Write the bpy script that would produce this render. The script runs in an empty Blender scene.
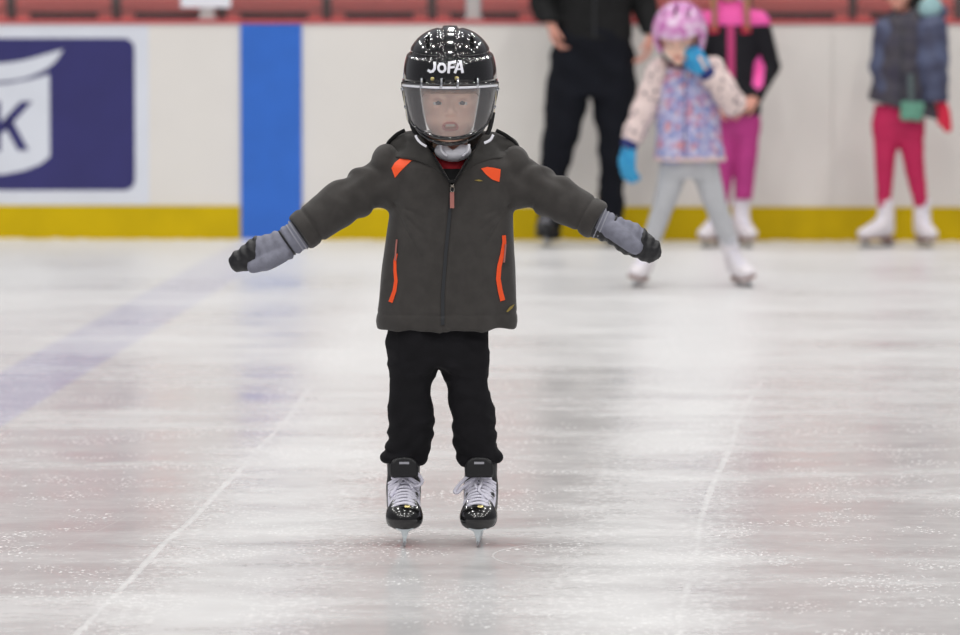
import bpy, bmesh, math, random
import numpy as np
from mathutils import Vector, Matrix
from mathutils.bvhtree import BVHTree

random.seed(7)
SC = bpy.context.scene
COL = SC.collection
PI = math.pi

# ------------------------------------------------------------------ camera, world, lamps, exposure
FPX, HC, HY = 4850.0, 1.347, -18.0          # focal length in px, eye height, horizon row
cam_d = bpy.data.cameras.new('camera')
cam = bpy.data.objects.new('camera', cam_d); COL.objects.link(cam)
cam_d.sensor_width = 36.0
cam_d.lens = FPX * 36.0 / 960.0
cam_d.clip_start = 0.5; cam_d.clip_end = 200
cam.location = (0, 0, HC)
cam.rotation_euler = (PI / 2 - math.atan((317.5 - HY) / FPX), 0, 0)
cam_d.dof.use_dof = True
cam_d.dof.focus_distance = 11.62
cam_d.dof.aperture_fstop = 4.5
SC.camera = cam

W = bpy.data.worlds.new('world'); SC.world = W; W.use_nodes = True
W.node_tree.nodes['Background'].inputs[0].default_value = (0.93, 0.93, 1.0, 1)
W.node_tree.nodes['Background'].inputs[1].default_value = 0.22

def area(name, loc, sx, sy, power, color=(1, 1, 1), rot=(0, 0, 0), shape='RECTANGLE'):
    l = bpy.data.lights.new(name, 'AREA'); l.shape = shape; l.size = sx; l.size_y = sy
    l.energy = power; l.color = color
    o = bpy.data.objects.new(name, l); COL.objects.link(o); o.location = loc; o.rotation_euler = rot
    return o
LAMP_W = 99
for iy in range(7):
    for ix in range(5):
        area('rink_lamp', (-8 + 4 * ix, -2 + 4.6 * iy, 9.0), 0.5, 0.5, LAMP_W, (1.0, 0.985, 0.955), shape='DISK')

SC.view_settings.view_transform = 'Standard'
SC.view_settings.look = 'None'
SC.view_settings.gamma = 1.0
SC.view_settings.use_curve_mapping = False
SC.view_settings.exposure = 0.0

# ------------------------------------------------------------------ object helpers
def link(o, parent=None):
    COL.objects.link(o)
    if parent is not None: o.parent = parent
    return o
def tag(o, label=None, cat=None, group=None, kind=None):
    if label: o['label'] = label
    if cat: o['category'] = cat
    if group: o['group'] = group
    if kind: o['kind'] = kind
    return o
def empty(name, loc, label, cat, group=None):
    o = bpy.data.objects.new(name, None); COL.objects.link(o); o.location = loc
    o.empty_display_size = 0.1
    return tag(o, label, cat, group)
def mesh_obj(name, verts, faces, mat, parent=None, smooth=True, loc=None):
    me = bpy.data.meshes.new(name)
    me.from_pydata([tuple(v) for v in verts], [], [tuple(int(i) for i in f) for f in faces])
    me.update()
    if smooth: me.shade_smooth()
    for m in (mat if isinstance(mat, (list, tuple)) else [mat]): me.materials.append(m)
    o = bpy.data.objects.new(name, me)
    if loc is not None: o.location = loc
    return link(o, parent)
def bm_obj(name, bm, mat, parent=None, smooth=False, bevel=0.0):
    bmesh.ops.recalc_face_normals(bm, faces=bm.faces)
    me = bpy.data.meshes.new(name); bm.to_mesh(me); bm.free()
    for m in (mat if isinstance(mat, (list, tuple)) else [mat]): me.materials.append(m)
    if smooth: me.shade_smooth()
    o = bpy.data.objects.new(name, me); link(o, parent)
    if bevel > 0:
        b = o.modifiers.new('bevel', 'BEVEL'); b.width = bevel; b.segments = 3; b.limit_method = 'ANGLE'
    return o
def box_bm(bm, lo, hi, M=None):
    vs = [bm.verts.new((x, y, z)) for x in (lo[0], hi[0]) for y in (lo[1], hi[1]) for z in (lo[2], hi[2])]
    if M is not None:
        for v in vs: v.co = M @ v.co
    for f in ((0, 1, 3, 2), (4, 6, 7, 5), (0, 4, 5, 1), (2, 3, 7, 6), (0, 2, 6, 4), (1, 5, 7, 3)):
        bm.faces.new([vs[i] for i in f])
def box(name, lo, hi, mat, parent=None, bevel=0.0, M=None):
    bm = bmesh.new(); box_bm(bm, lo, hi, M); return bm_obj(name, bm, mat, parent, bevel=bevel)

def catmull(pts, n=8, closed=False):
    P = [np.array(p, float) for p in pts]; out = []
    N = len(P)
    rng = range(N if closed else N - 1)
    for i in rng:
        if closed: p0, p1, p2, p3 = P[(i - 1) % N], P[i], P[(i + 1) % N], P[(i + 2) % N]
        else: p0, p1, p2, p3 = P[max(i - 1, 0)], P[i], P[i + 1], P[min(i + 2, N - 1)]
        for j in range(n):
            t = j / n
            out.append(0.5 * ((2 * p1) + (-p0 + p2) * t + (2 * p0 - 5 * p1 + 4 * p2 - p3) * t * t + (-p0 + 3 * p1 - 3 * p2 + p3) * t ** 3))
    if not closed: out.append(P[-1])
    return out
def tube_geo(pts, r, sides=8, closed=False, up=(0, -1, 0), flat=1.0, rend=None, smooth=6):
    """sweep of an ellipse; r = half width, flat = thickness ratio along the 'up' normal"""
    pts = catmull(pts, smooth, closed) if smooth > 1 and len(pts) > 2 else [np.array(p, float) for p in pts]
    n = len(pts); V = []; F = []
    up = np.array(up, float)
    for i, p in enumerate(pts):
        a = pts[(i - 1) % n] if closed or i > 0 else p
        b = pts[(i + 1) % n] if closed or i < n - 1 else p
        t = b - a; t = t / (np.linalg.norm(t) + 1e-9)
        s = np.cross(t, up); ls = np.linalg.norm(s)
        s = s / ls if ls > 1e-3 else np.array([1.0, 0, 0])
        u = np.cross(s, t)
        rr = r if rend is None else r + (rend - r) * i / (n - 1)
        for k in range(sides):
            an = 2 * PI * k / sides
            V.append(p + s * math.cos(an) * rr + u * math.sin(an) * rr * flat)
    m = n if closed else n - 1
    for i in range(m):
        for k in range(sides):
            a = i * sides + k; b = i * sides + (k + 1) % sides
            c = ((i + 1) % n) * sides + (k + 1) % sides; d = ((i + 1) % n) * sides + k
            F.append((a, d, c, b))
    if not closed:
        F.append(tuple(range(sides))); F.append(tuple(reversed(range((n - 1) * sides, n * sides))))
    return V, F
def merge(geos):
    V = []; F = []
    for v, f in geos:
        k = len(V); V += list(v); F += [tuple(i + k for i in ff) for ff in f]
    return V, F
def tubes(name, lst, mat, parent, **kw):
    V, F = merge([tube_geo(p, r, **kw) for p, r in lst])
    return mesh_obj(name, V, F, mat, parent)

# ------------------------------------------------------------------ signed distance modelling
def vec(p): return np.array(p, np.float32)
def ell(P, c, r, R=None):
    q = P - vec(c)
    if R is not None: q = q @ R
    r = vec(r)
    k0 = np.sqrt(((q / r) ** 2).sum(1)) + 1e-6
    k1 = np.sqrt(((q / (r * r)) ** 2).sum(1)) + 1e-6
    return k0 * (k0 - 1) / k1
def cone(P, a, b, ra, rb, sy=1.0):
    s = vec((1, 1 / sy, 1)); a = vec(a) * s; b = vec(b) * s; P = P * s
    ab = b - a; q = P - a
    t = np.clip((q @ ab) / max(float(ab @ ab), 1e-9), 0, 1)
    d = np.sqrt(((q - t[:, None] * ab) ** 2).sum(1))
    return d - (ra + (rb - ra) * t)
def smin(a, b, k):
    if k <= 0: return np.minimum(a, b)
    h = np.clip(0.5 + 0.5 * (b - a) / k, 0, 1)
    return b + (a - b) * h - k * h * (1 - h)
def smax(a, b, k): return -smin(-a, -b, k)
def U(k, *ds):
    d = ds[0]
    for e in ds[1:]: d = smin(d, e, k)
    return d
def chain(P, pts, rs, k=0.0, sy=1.0):
    d = None
    for i in range(len(pts) - 1):
        c = cone(P, pts[i], pts[i + 1], rs[i], rs[i + 1], sy)
        d = c if d is None else smin(d, c, k)
    return d
def rbox(P, c, h, r, R=None):
    q = P - vec(c)
    if R is not None: q = q @ R
    q = np.abs(q) - (vec(h) - r)
    return np.sqrt((np.maximum(q, 0) ** 2).sum(1)) + np.minimum(q.max(1), 0) - r
def prof(P, z, cx, cy, a, b, n=2.3):
    """stacked superellipses along z (z ascending)"""
    Z = P[:, 2]
    A = np.interp(Z, z, a).astype(np.float32); B = np.interp(Z, z, b).astype(np.float32)
    X = np.abs(P[:, 0] - np.interp(Z, z, cx)) / A; Y = np.abs(P[:, 1] - np.interp(Z, z, cy)) / B
    d = ((X ** n + Y ** n) ** (1 / n) - 1) * np.minimum(A, B)
    return np.maximum(d, np.maximum(P[:, 2] - z[-1], z[0] - P[:, 2]))
def halfspace(P, p, n):
    n = vec(n) / np.linalg.norm(n)
    return (P - vec(p)) @ n          # negative on the far side of n
def rotx(a):
    c, s = math.cos(a), math.sin(a); return np.array([[1, 0, 0], [0, c, -s], [0, s, c]], np.float32)
def rotz(a):
    c, s = math.cos(a), math.sin(a); return np.array([[c, -s, 0], [s, c, 0], [0, 0, 1]], np.float32)
def roty(a):
    c, s = math.cos(a), math.sin(a); return np.array([[c, 0, s], [0, 1, 0], [-s, 0, c]], np.float32)

def _hash(i, j, k):
    n = (i * 73856093) ^ (j * 19349663) ^ (k * 83492791)
    n = (n ^ (n >> 13)) * 1274126177
    return ((n ^ (n >> 16)) & 0xffff) / 32767.5 - 1
def noise3(P):
    P = P.astype(np.float64); I = np.floor(P).astype(np.int64); f = P - I; f = f * f * (3 - 2 * f)
    r = 0
    for a in (0, 1):
        for b in (0, 1):
            for c in (0, 1):
                w = (f[:, 0] if a else 1 - f[:, 0]) * (f[:, 1] if b else 1 - f[:, 1]) * (f[:, 2] if c else 1 - f[:, 2])
                r = r + w * _hash(I[:, 0] + a, I[:, 1] + b, I[:, 2] + c)
    return r
def ridged(P): return 1 - 2 * np.abs(noise3(P))

def surface(f, lo, hi, h):
    """surface nets over a sparse blocked grid"""
    lo = np.array(lo, np.float64); hi = np.array(hi, np.float64); B = 4
    nb = np.ceil((hi - lo) / (h * B)).astype(int) + 1
    n = nb * B
    cx = [lo[i] + (np.arange(nb[i]) + 0.5) * B * h - 0.5 * h for i in range(3)]
    G = np.stack(np.meshgrid(*cx, indexing='ij'), -1).reshape(-1, 3).astype(np.float32)
    dc = f(G).reshape(nb)
    act = np.abs(dc) < B * h * 2.0
    D = np.repeat(np.repeat(np.repeat(np.where(dc < 0, -1, 1).astype(np.float32), B, 0), B, 1), B, 2)
    M = np.repeat(np.repeat(np.repeat(act, B, 0), B, 1), B, 2)
    idx = np.argwhere(M)
    vals = np.empty(len(idx), np.float32)
    for s in range(0, len(idx), 400000):
        vals[s:s + 400000] = f((lo + idx[s:s + 400000] * h).astype(np.float32))
    D[idx[:, 0], idx[:, 1], idx[:, 2]] = vals
    D[0, :, :] = D[-1, :, :] = 1; D[:, 0, :] = D[:, -1, :] = 1; D[:, :, 0] = D[:, :, -1] = 1
    ins = D < 0
    c = np.zeros(tuple(n - 1), np.int8)
    offs = [(a, b, d) for a in (0, 1) for b in (0, 1) for d in (0, 1)]
    def sl(A, o): return A[o[0]:o[0] + n[0] - 1, o[1]:o[1] + n[1] - 1, o[2]:o[2] + n[2] - 1]
    for o in offs: c += sl(ins, o)
    cells = np.argwhere((c > 0) & (c < 8))
    vid = -np.ones(tuple(n - 1), np.int64); vid[cells[:, 0], cells[:, 1], cells[:, 2]] = np.arange(len(cells))
    acc = np.zeros((len(cells), 3)); cnt = np.zeros(len(cells))
    cor = {o: D[cells[:, 0] + o[0], cells[:, 1] + o[1], cells[:, 2] + o[2]] for o in offs}
    for o in offs:
        for ax in range(3):
            if o[ax]: continue
            q = list(o); q[ax] = 1; q = tuple(q)
            a, b = cor[o], cor[q]; m = (a < 0) != (b < 0)
            t = np.where(m, a / np.where(np.abs(a - b) < 1e-12, 1, a - b), 0)
            p = np.tile(np.array(o, float), (len(cells), 1)); p[:, ax] += t
            acc[m] += p[m]; cnt[m] += 1
    V = lo + (cells + acc / cnt[:, None]) * h
    F = []
    for ax in range(3):
        o = [slice(1, -1)] * 3; o[ax] = slice(0, -1); q = [slice(1, -1)] * 3; q[ax] = slice(1, None)
        A = ins[tuple(o)]; Bm = ins[tuple(q)]
        e = np.argwhere(A != Bm); off = np.array([1, 1, 1]); off[ax] = 0; e = e + off
        u, v = (ax + 1) % 3, (ax + 2) % 3
        du = np.zeros(3, int); du[u] = 1; dv = np.zeros(3, int); dv[v] = 1
        def g(x): return vid[x[:, 0], x[:, 1], x[:, 2]]
        quad = np.stack([g(e - du - dv), g(e - dv), g(e), g(e - du)], 1)
        flip = ~ins[e[:, 0], e[:, 1], e[:, 2]]
        quad[flip] = quad[flip][:, ::-1]
        F.append(quad)
    F = np.concatenate(F); F = F[(F >= 0).all(1)]
    return V, F
def fast_mesh(name, V, F):
    me = bpy.data.meshes.new(name)
    me.vertices.add(len(V)); me.vertices.foreach_set('co', np.asarray(V, np.float32).ravel())
    me.loops.add(F.size); me.loops.foreach_set('vertex_index', F.astype(np.int32).ravel())
    me.polygons.add(len(F)); me.polygons.foreach_set('loop_start', np.arange(0, F.size, 4, dtype=np.int32))
    me.update(calc_edges=True); me.validate()
    return me
def sdf_obj(name, f, lo, hi, h, mats, parent, region=None, disp=None, relax=1, loc=None):
    V, F = surface(f, lo, hi, h)
    if relax:
        for _ in range(relax):
            s = np.zeros_like(V); k = np.zeros(len(V))
            for a, b in ((0, 1), (1, 2), (2, 3), (3, 0)):
                np.add.at(s, F[:, a], V[F[:, b]]); np.add.at(k, F[:, a], 1)
                np.add.at(s, F[:, b], V[F[:, a]]); np.add.at(k, F[:, b], 1)
            V = V * 0.45 + 0.55 * s / np.maximum(k, 1)[:, None]
    me = fast_mesh(name, V, F)
    if disp is not None:
        nn = np.empty(len(V) * 3, np.float32); me.vertices.foreach_get('normal', nn); nn = nn.reshape(-1, 3)
        V = V + nn * np.asarray(disp(V))[:, None]
        me.vertices.foreach_set('co', V.astype(np.float32).ravel()); me.update()
    me.shade_smooth()
    mats = mats if isinstance(mats, (list, tuple)) else [mats]
    for m in mats: me.materials.append(m)
    if region is not None:
        me.polygons.foreach_set('material_index', np.asarray(region(V[F].mean(1)), np.int32))
    o = bpy.data.objects.new(name, me)
    if loc is not None: o.location = loc
    return link(o, parent)
def bvh_of(o, M=None):
    me = o.data; M = M or Matrix.Identity(4)
    return BVHTree.FromPolygons([M @ v.co for v in me.vertices], [tuple(p.vertices) for p in me.polygons])

def decal(name, polys, bvh, mat, parent, off=0.001, thick=0.001, res=0.006, y0=-1.0, D=(0, 1, 0)):
    """polygons in (x, z) laid onto a surface seen from the front as a thin conforming patch"""
    bm = bmesh.new(); Dv = Vector(D).normalized()
    for poly in polys:
        bm.faces.new([bm.verts.new((p[0], y0, p[1])) for p in poly])
    xs = [v.co.x for v in bm.verts]; zs = [v.co.z for v in bm.verts]
    for ax, (a, b) in ((0, (min(xs), max(xs))), (2, (min(zs), max(zs)))):
        k = a + res
        while k < b:
            n = Vector((1, 0, 0)) if ax == 0 else Vector((0, 0, 1))
            bmesh.ops.bisect_plane(bm, geom=bm.verts[:] + bm.edges[:] + bm.faces[:], plane_co=n * k, plane_no=n)
            k += res
    base = {}
    for v in bm.verts:
        o = Vector((v.co.x, v.co.y, v.co.z)) - Dv * 0.0
        hit = bvh.ray_cast(o, Dv)
        if hit[0] is None: hit = bvh.find_nearest(Vector((v.co.x, -0.1, v.co.z)))
        n = hit[1]
        if n.dot(Dv) > 0: n = -n
        n = (n * 0.5 - Dv * 0.5).normalized()
        base[v] = (hit[0].copy(), n)
    for v, (p, n) in base.items(): v.co = p + n * (off + thick)
    top = bm.faces[:]
    r = bmesh.ops.extrude_face_region(bm, geom=top, use_keep_orig=True)
    newv = [g for g in r['geom'] if isinstance(g, bmesh.types.BMVert)]
    for v in newv:
        v.co = v.co + Dv * (thick + off * 0.5 + 0.0008)
    return bm_obj(name, bm, mat, parent, smooth=False)
def stroke(p, q, w):
    p = np.array(p, float); q = np.array(q, float); d = q - p; d /= np.linalg.norm(d); n = np.array([-d[1], d[0]]) * w / 2
    return [tuple(p + n), tuple(q + n), tuple(q - n), tuple(p - n)]
def ribbon(pts, w0, w1=None):
    """2-D outline of a tapering band along pts"""
    P = [np.array(p, float) for p in pts]; L = []; R = []
    w1 = w0 if w1 is None else w1
    for i, p in enumerate(P):
        d = P[min(i + 1, len(P) - 1)] - P[max(i - 1, 0)]; d /= np.linalg.norm(d); n = np.array([-d[1], d[0]])
        w = (w0 + (w1 - w0) * i / (len(P) - 1)) / 2
        L.append(tuple(p + n * w)); R.append(tuple(p - n * w))
    return [[L[i], L[i + 1], R[i + 1], R[i]] for i in range(len(P) - 1)]

# ------------------------------------------------------------------ materials
def lin(c): return tuple(((v / 255) / 12.92 if v / 255 <= 0.04045 else (((v / 255) + 0.055) / 1.055) ** 2.4) for v in c)
def mat(name, rgb, rough=0.6, var=0.0, vscale=20, bump=0.0, bscale=300, spec=0.5, metal=0.0, coat=0.0, sheen=0.0, sss=0.0, rgb2=None):
    m = bpy.data.materials.new(name); m.use_nodes = True; N = m.node_tree.nodes; L = m.node_tree.links
    b = N['Principled BSDF']; c = lin(rgb)
    b.inputs['Base Color'].default_value = (*c, 1); b.inputs['Roughness'].default_value = rough
    b.inputs['Specular IOR Level'].default_value = spec; b.inputs['Metallic'].default_value = metal
    b.inputs['Coat Weight'].default_value = coat; b.inputs['Sheen Weight'].default_value = sheen
    if sss: b.inputs['Subsurface Weight'].default_value = sss; b.inputs['Subsurface Scale'].default_value = 0.01; b.inputs['Subsurface Radius'].default_value = (1, .4, .25)
    tc = N.new('ShaderNodeTexCoord')
    if var > 0 or rgb2:
        n = N.new('ShaderNodeTexNoise'); n.inputs['Scale'].default_value = vscale; n.inputs['Detail'].default_value = 4
        L.new(tc.outputs['Object'], n.inputs['Vector'])
        r = N.new('ShaderNodeValToRGB'); r.color_ramp.elements[0].position = 0.35; r.color_ramp.elements[1].position = 0.65
        c2 = lin(rgb2) if rgb2 else tuple(min(1, v * (1 + var)) for v in c)
        r.color_ramp.elements[0].color = (*(c if rgb2 else tuple(v * (1 - var) for v in c)), 1); r.color_ramp.elements[1].color = (*c2, 1)
        L.new(n.outputs['Fac'], r.inputs['Fac']); L.new(r.outputs['Color'], b.inputs['Base Color'])
    if bump > 0:
        n = N.new('ShaderNodeTexNoise'); n.inputs['Scale'].default_value = bscale; n.inputs['Detail'].default_value = 3
        L.new(tc.outputs['Object'], n.inputs['Vector'])
        u = N.new('ShaderNodeBump'); u.inputs['Strength'].default_value = bump; u.inputs['Distance'].default_value = 0.002
        L.new(n.outputs['Fac'], u.inputs['Height']); L.new(u.outputs['Normal'], b.inputs['Normal'])
    return m
def cells_mat(name, stops, scale, rough=0.85, spots=False, spot_rgb=(0, 0, 0), spot_r=0.3, mixscale=0):
    """voronoi print: random cell colours, or spots on a ground colour"""
    m = bpy.data.materials.new(name); m.use_nodes = True; N = m.node_tree.nodes; L = m.node_tree.links
    b = N['Principled BSDF']; b.inputs['Roughness'].default_value = rough
    tc = N.new('ShaderNodeTexCoord'); v = N.new('ShaderNodeTexVoronoi'); v.inputs['Scale'].default_value = scale
    L.new(tc.outputs['Object'], v.inputs['Vector'])
    if spots:
        r = N.new('ShaderNodeValToRGB'); r.color_ramp.elements[0].position = spot_r; r.color_ramp.elements[1].position = spot_r + 0.05
        r.color_ramp.elements[0].color = (*lin(spot_rgb), 1); r.color_ramp.elements[1].color = (*lin(stops[0]), 1)
        L.new(v.outputs['Distance'], r.inputs['Fac'])
    else:
        sp = N.new('ShaderNodeSeparateColor'); L.new(v.outputs['Color'], sp.inputs[0])
        r = N.new('ShaderNodeValToRGB'); r.color_ramp.interpolation = 'CONSTANT'
        while len(r.color_ramp.elements) < len(stops): r.color_ramp.elements.new(0.5)
        for i, s in enumerate(stops):
            e = r.color_ramp.elements[i]; e.position = i / len(stops); e.color = (*lin(s), 1)
        L.new(sp.outputs[0], r.inputs['Fac'])
    L.new(r.outputs['Color'], b.inputs['Base Color'])
    return m

M = {}
M['board'] = mat('board_white', (232, 228, 223), 0.45, var=0.012, vscale=3)
M['kick'] = mat('kickplate_yellow', (206, 176, 0), 0.6, var=0.06, vscale=5, spec=0.2)
M['blue'] = mat('line_blue', (46, 108, 205), 0.4, var=0.05, vscale=6)
M['cap'] = mat('cap_red', (196, 84, 88), 0.4, var=0.06)
M['ad_white'] = mat('ad_white', (224, 228, 238), 0.4, var=0.02, vscale=4)
M['ad_navy'] = mat('ad_navy', (48, 46, 108), 0.4, var=0.08, vscale=3)
M['seat_red'] = mat('seat_red', (246, 118, 112), 0.4, var=0.08, vscale=4)
M['slot_shade'] = mat('seat_slot_shade', (70, 26, 26), 0.7)  # shade of the open gap below the seat lip, put into a colour
M['seat_dark'] = mat('seat_dark', (96, 52, 46), 0.6)
M['concrete'] = mat('concrete', (92, 76, 74), 0.85, var=0.1, bump=0.3, bscale=40)
M['backwall'] = mat('backwall', (122, 110, 108), 0.9, var=0.12, vscale=1.2)
M['post'] = mat('post_grey', (196, 190, 188), 0.35, metal=0.2)
M['paper'] = mat('paper_white', (238, 238, 246), 0.7, var=0.02)
M['gum'] = mat('gum_grey', (160, 160, 168), 0.5)
M['jacket'] = mat('jacket_olive_grey', (61, 58, 56), 0.8, var=0.10, vscale=35, bump=0.35, bscale=900, spec=0.3, sheen=0.15)
M['jacket_dk'] = mat('jacket_lining', (30, 30, 31), 0.85, bump=0.3, bscale=600, spec=0.2)
M['collar'] = mat('collar_grey', (54, 52, 50), 0.8, var=0.08, vscale=40, bump=0.35, bscale=900, spec=0.3, sheen=0.1)
M['orange'] = mat('orange_trim', (255, 88, 34), 0.55, bump=0.2, bscale=900)
M['zip'] = mat('zip_black', (38, 40, 44), 0.5, var=0.1, vscale=400)
M['zip_metal'] = mat('zip_metal', (168, 160, 150), 0.3, metal=0.9)
M['pull'] = mat('zip_pull_pink', (176, 112, 104), 0.5)
M['gold'] = mat('gold_thread', (150, 130, 62), 0.4)
M['pants'] = mat('pants_black', (21, 20, 24), 0.85, var=0.15, vscale=30, bump=0.3, bscale=500, spec=0.25)
M['mitten'] = mat('mitten_grey', (128, 129, 142), 0.85, var=0.10, vscale=60, bump=0.4, bscale=700, spec=0.2)
M['mitten_lt'] = mat('mitten_band', (156, 157, 168), 0.8, bump=0.3, bscale=700)
M['black_rub'] = mat('palm_black', (24, 24, 28), 0.5, bump=0.3, bscale=200)
M['helmet'] = mat('helmet_black', (9, 8, 10), 0.12, coat=1.0, spec=0.6)
M['foam'] = mat('foam_black', (14, 14, 17), 0.8)
M['white_pl'] = mat('plastic_white', (244, 244, 252), 0.35)
M['chrome'] = mat('steel', (190, 192, 196), 0.22, metal=1.0)
M['brass'] = mat('brass', (206, 190, 130), 0.3, metal=0.6)
M['shirt'] = mat('shirt_red', (168, 22, 36), 0.8, bump=0.3)
M['skin'] = mat('skin', (250, 206, 184), 0.5, var=0.05, vscale=30, sss=0.15)
M['skin2'] = mat('skin_adult', (220, 158, 140), 0.5, var=0.05, vscale=30, sss=0.1)
M['lip'] = mat('lip', (206, 128, 116), 0.4)
M['mouth'] = mat('mouth_dark', (70, 24, 26), 0.6)
M['teeth'] = mat('teeth', (232, 224, 208), 0.3)
M['brow'] = mat('brow_hair', (112, 78, 56), 0.8)
M['eye'] = mat('eye_white', (226, 224, 222), 0.2)
M['iris'] = mat('iris_dark', (52, 50, 56), 0.2)
M['boot'] = mat('boot_black', (20, 20, 23), 0.45, bump=0.2, bscale=300)
M['toe'] = mat('toe_cap_black', (17, 16, 17), 0.2, coat=0.6)
M['lace'] = mat('lace_white', (232, 230, 244), 0.8, bump=0.4, bscale=900)
M['holder'] = mat('holder_white', (214, 222, 226), 0.3)
M['skate_w'] = mat('skate_white', (228, 222, 226), 0.45, var=0.03)
M['sole_tan'] = mat('skate_sole', (150, 118, 108), 0.5)
M['dark_cloth'] = mat('adult_jacket_black', (24, 24, 25), 0.8, var=0.15, vscale=20, spec=0.25)
M['navy_tr'] = mat('adult_trousers', (17, 19, 27), 0.85, var=0.12, vscale=12, spec=0.2)
M['legging_gr'] = mat('legging_grey', (184, 185, 189), 0.85, var=0.04, vscale=30)
M['magenta'] = mat('legging_magenta', (178, 52, 128), 0.75, var=0.06, vscale=20)
M['crimson'] = mat('legging_crimson', (190, 28, 84), 0.75, var=0.06, vscale=20)
M['pink'] = mat('jacket_pink', (244, 92, 176), 0.7)
M['red_band'] = mat('jacket_red_band', (214, 28, 80), 0.7)
M['pinkstripe'] = mat('jacket_pink_stripe', (190, 56, 116), 0.7)
M['jk_black'] = mat('girl_jacket_black', (20, 18, 26), 0.7, spec=0.3)
M['navy_jk'] = mat('navy_quilted', (52, 48, 66), 0.6, rgb2=(68, 64, 72), vscale=14, bump=0.3, bscale=60)
M['navy_jk2'] = mat('navy_sleeve', (84, 92, 122), 0.6, rgb2=(58, 60, 84), vscale=11)
M['hood_lt'] = mat('hood_lining_pale', (150, 184, 188), 0.9, var=0.1)
M['green'] = mat('green_cloth', (98, 150, 130), 0.8, var=0.1)
M['scarf_grey'] = mat('scarf_grey_green', (86, 98, 100), 0.85)
M['redmit'] = mat('mitten_red', (214, 40, 70), 0.85)
M['blueglove'] = mat('glove_blue', (42, 140, 196), 0.7, rgb2=(60, 168, 214), vscale=25)
M['navycuff'] = mat('cuff_navy', (36, 48, 112), 0.8)
M['hair_dk'] = mat('hair_dark', (32, 24, 24), 0.5, var=0.3, vscale=60)
M['hair_bl'] = mat('hair_blond', (158, 112, 78), 0.5, var=0.2, vscale=60)
M['hair_br'] = mat('hair_brown', (86, 62, 46), 0.5, var=0.2, vscale=60)
M['peach'] = mat('hem_peach', (222, 196, 188), 0.8)
M['floral'] = cells_mat('floral_print', [(156, 162, 204), (176, 180, 214), (142, 152, 200), (198, 190, 216), (172, 168, 208), (186, 140, 176), (118, 134, 190), (208, 202, 218), (156, 158, 202), (204, 142, 152)], 52)
M['spotted'] = cells_mat('spotted_cream', [(226, 206, 202)], 30, spots=True, spot_rgb=(132, 116, 124), spot_r=0.27)
M['pinkhelm'] = cells_mat('helmet_pink_print', [(206, 138, 192), (216, 168, 208), (196, 120, 180), (208, 142, 194), (226, 196, 222)], 34, rough=0.25)
M['snow'] = mat('snow', (236, 234, 236), 0.9, bump=0.6, bscale=60)

def clear_mat(name, haze, hazecol, tint=(1, 1, 1), trans=0.0):
    m = bpy.data.materials.new(name); m.use_nodes = True; N = m.node_tree.nodes; L = m.node_tree.links
    for n in list(N):
        if n.type != 'OUTPUT_MATERIAL': N.remove(n)
    out = [n for n in N if n.type == 'OUTPUT_MATERIAL'][0]
    t = N.new('ShaderNodeBsdfTransparent'); t.inputs[0].default_value = (*tint, 1)
    d = N.new('ShaderNodeBsdfDiffuse'); d.inputs[0].default_value = (*hazecol, 1)
    g = N.new('ShaderNodeBsdfGlossy'); g.inputs['Roughness'].default_value = 0.06
    tl = N.new('ShaderNodeBsdfTranslucent'); tl.inputs[0].default_value = (*hazecol, 1)
    m0 = N.new('ShaderNodeMixShader'); m0.inputs[0].default_value = trans
    L.new(d.outputs[0], m0.inputs[1]); L.new(tl.outputs[0], m0.inputs[2])
    m1 = N.new('ShaderNodeMixShader'); m1.inputs[0].default_value = haze
    L.new(t.outputs[0], m1.inputs[1]); L.new(m0.outputs[0], m1.inputs[2])
    lw = N.new('ShaderNodeFresnel'); lw.inputs['IOR'].default_value = 1.35
    m2 = N.new('ShaderNodeMixShader'); L.new(lw.outputs[0], m2.inputs[0])
    L.new(m1.outputs[0], m2.inputs[1]); L.new(g.outputs[0], m2.inputs[2]); L.new(m2.outputs[0], out.inputs[0])
    return m
M['visor'] = clear_mat('visor_clear', 0.15, (0.92, 0.92, 0.97), trans=0.4)
M['glass'] = clear_mat('rink_glass', 0.05, (0.7, 0.7, 0.72))

# ------------------------------------------------------------------ ice
YAW = math.radians(2.7)
BD = 25.27                       # distance of the board face on the camera axis
bu = Vector((math.cos(YAW), -math.sin(YAW), 0)); bn = Vector((math.sin(YAW), math.cos(YAW), 0))
B0 = Vector((0, BD, 0))
RB = Matrix.Translation(B0) @ Matrix.Rotation(-YAW, 4, 'Z')     # board frame: x along, y outwards, z up

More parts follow.
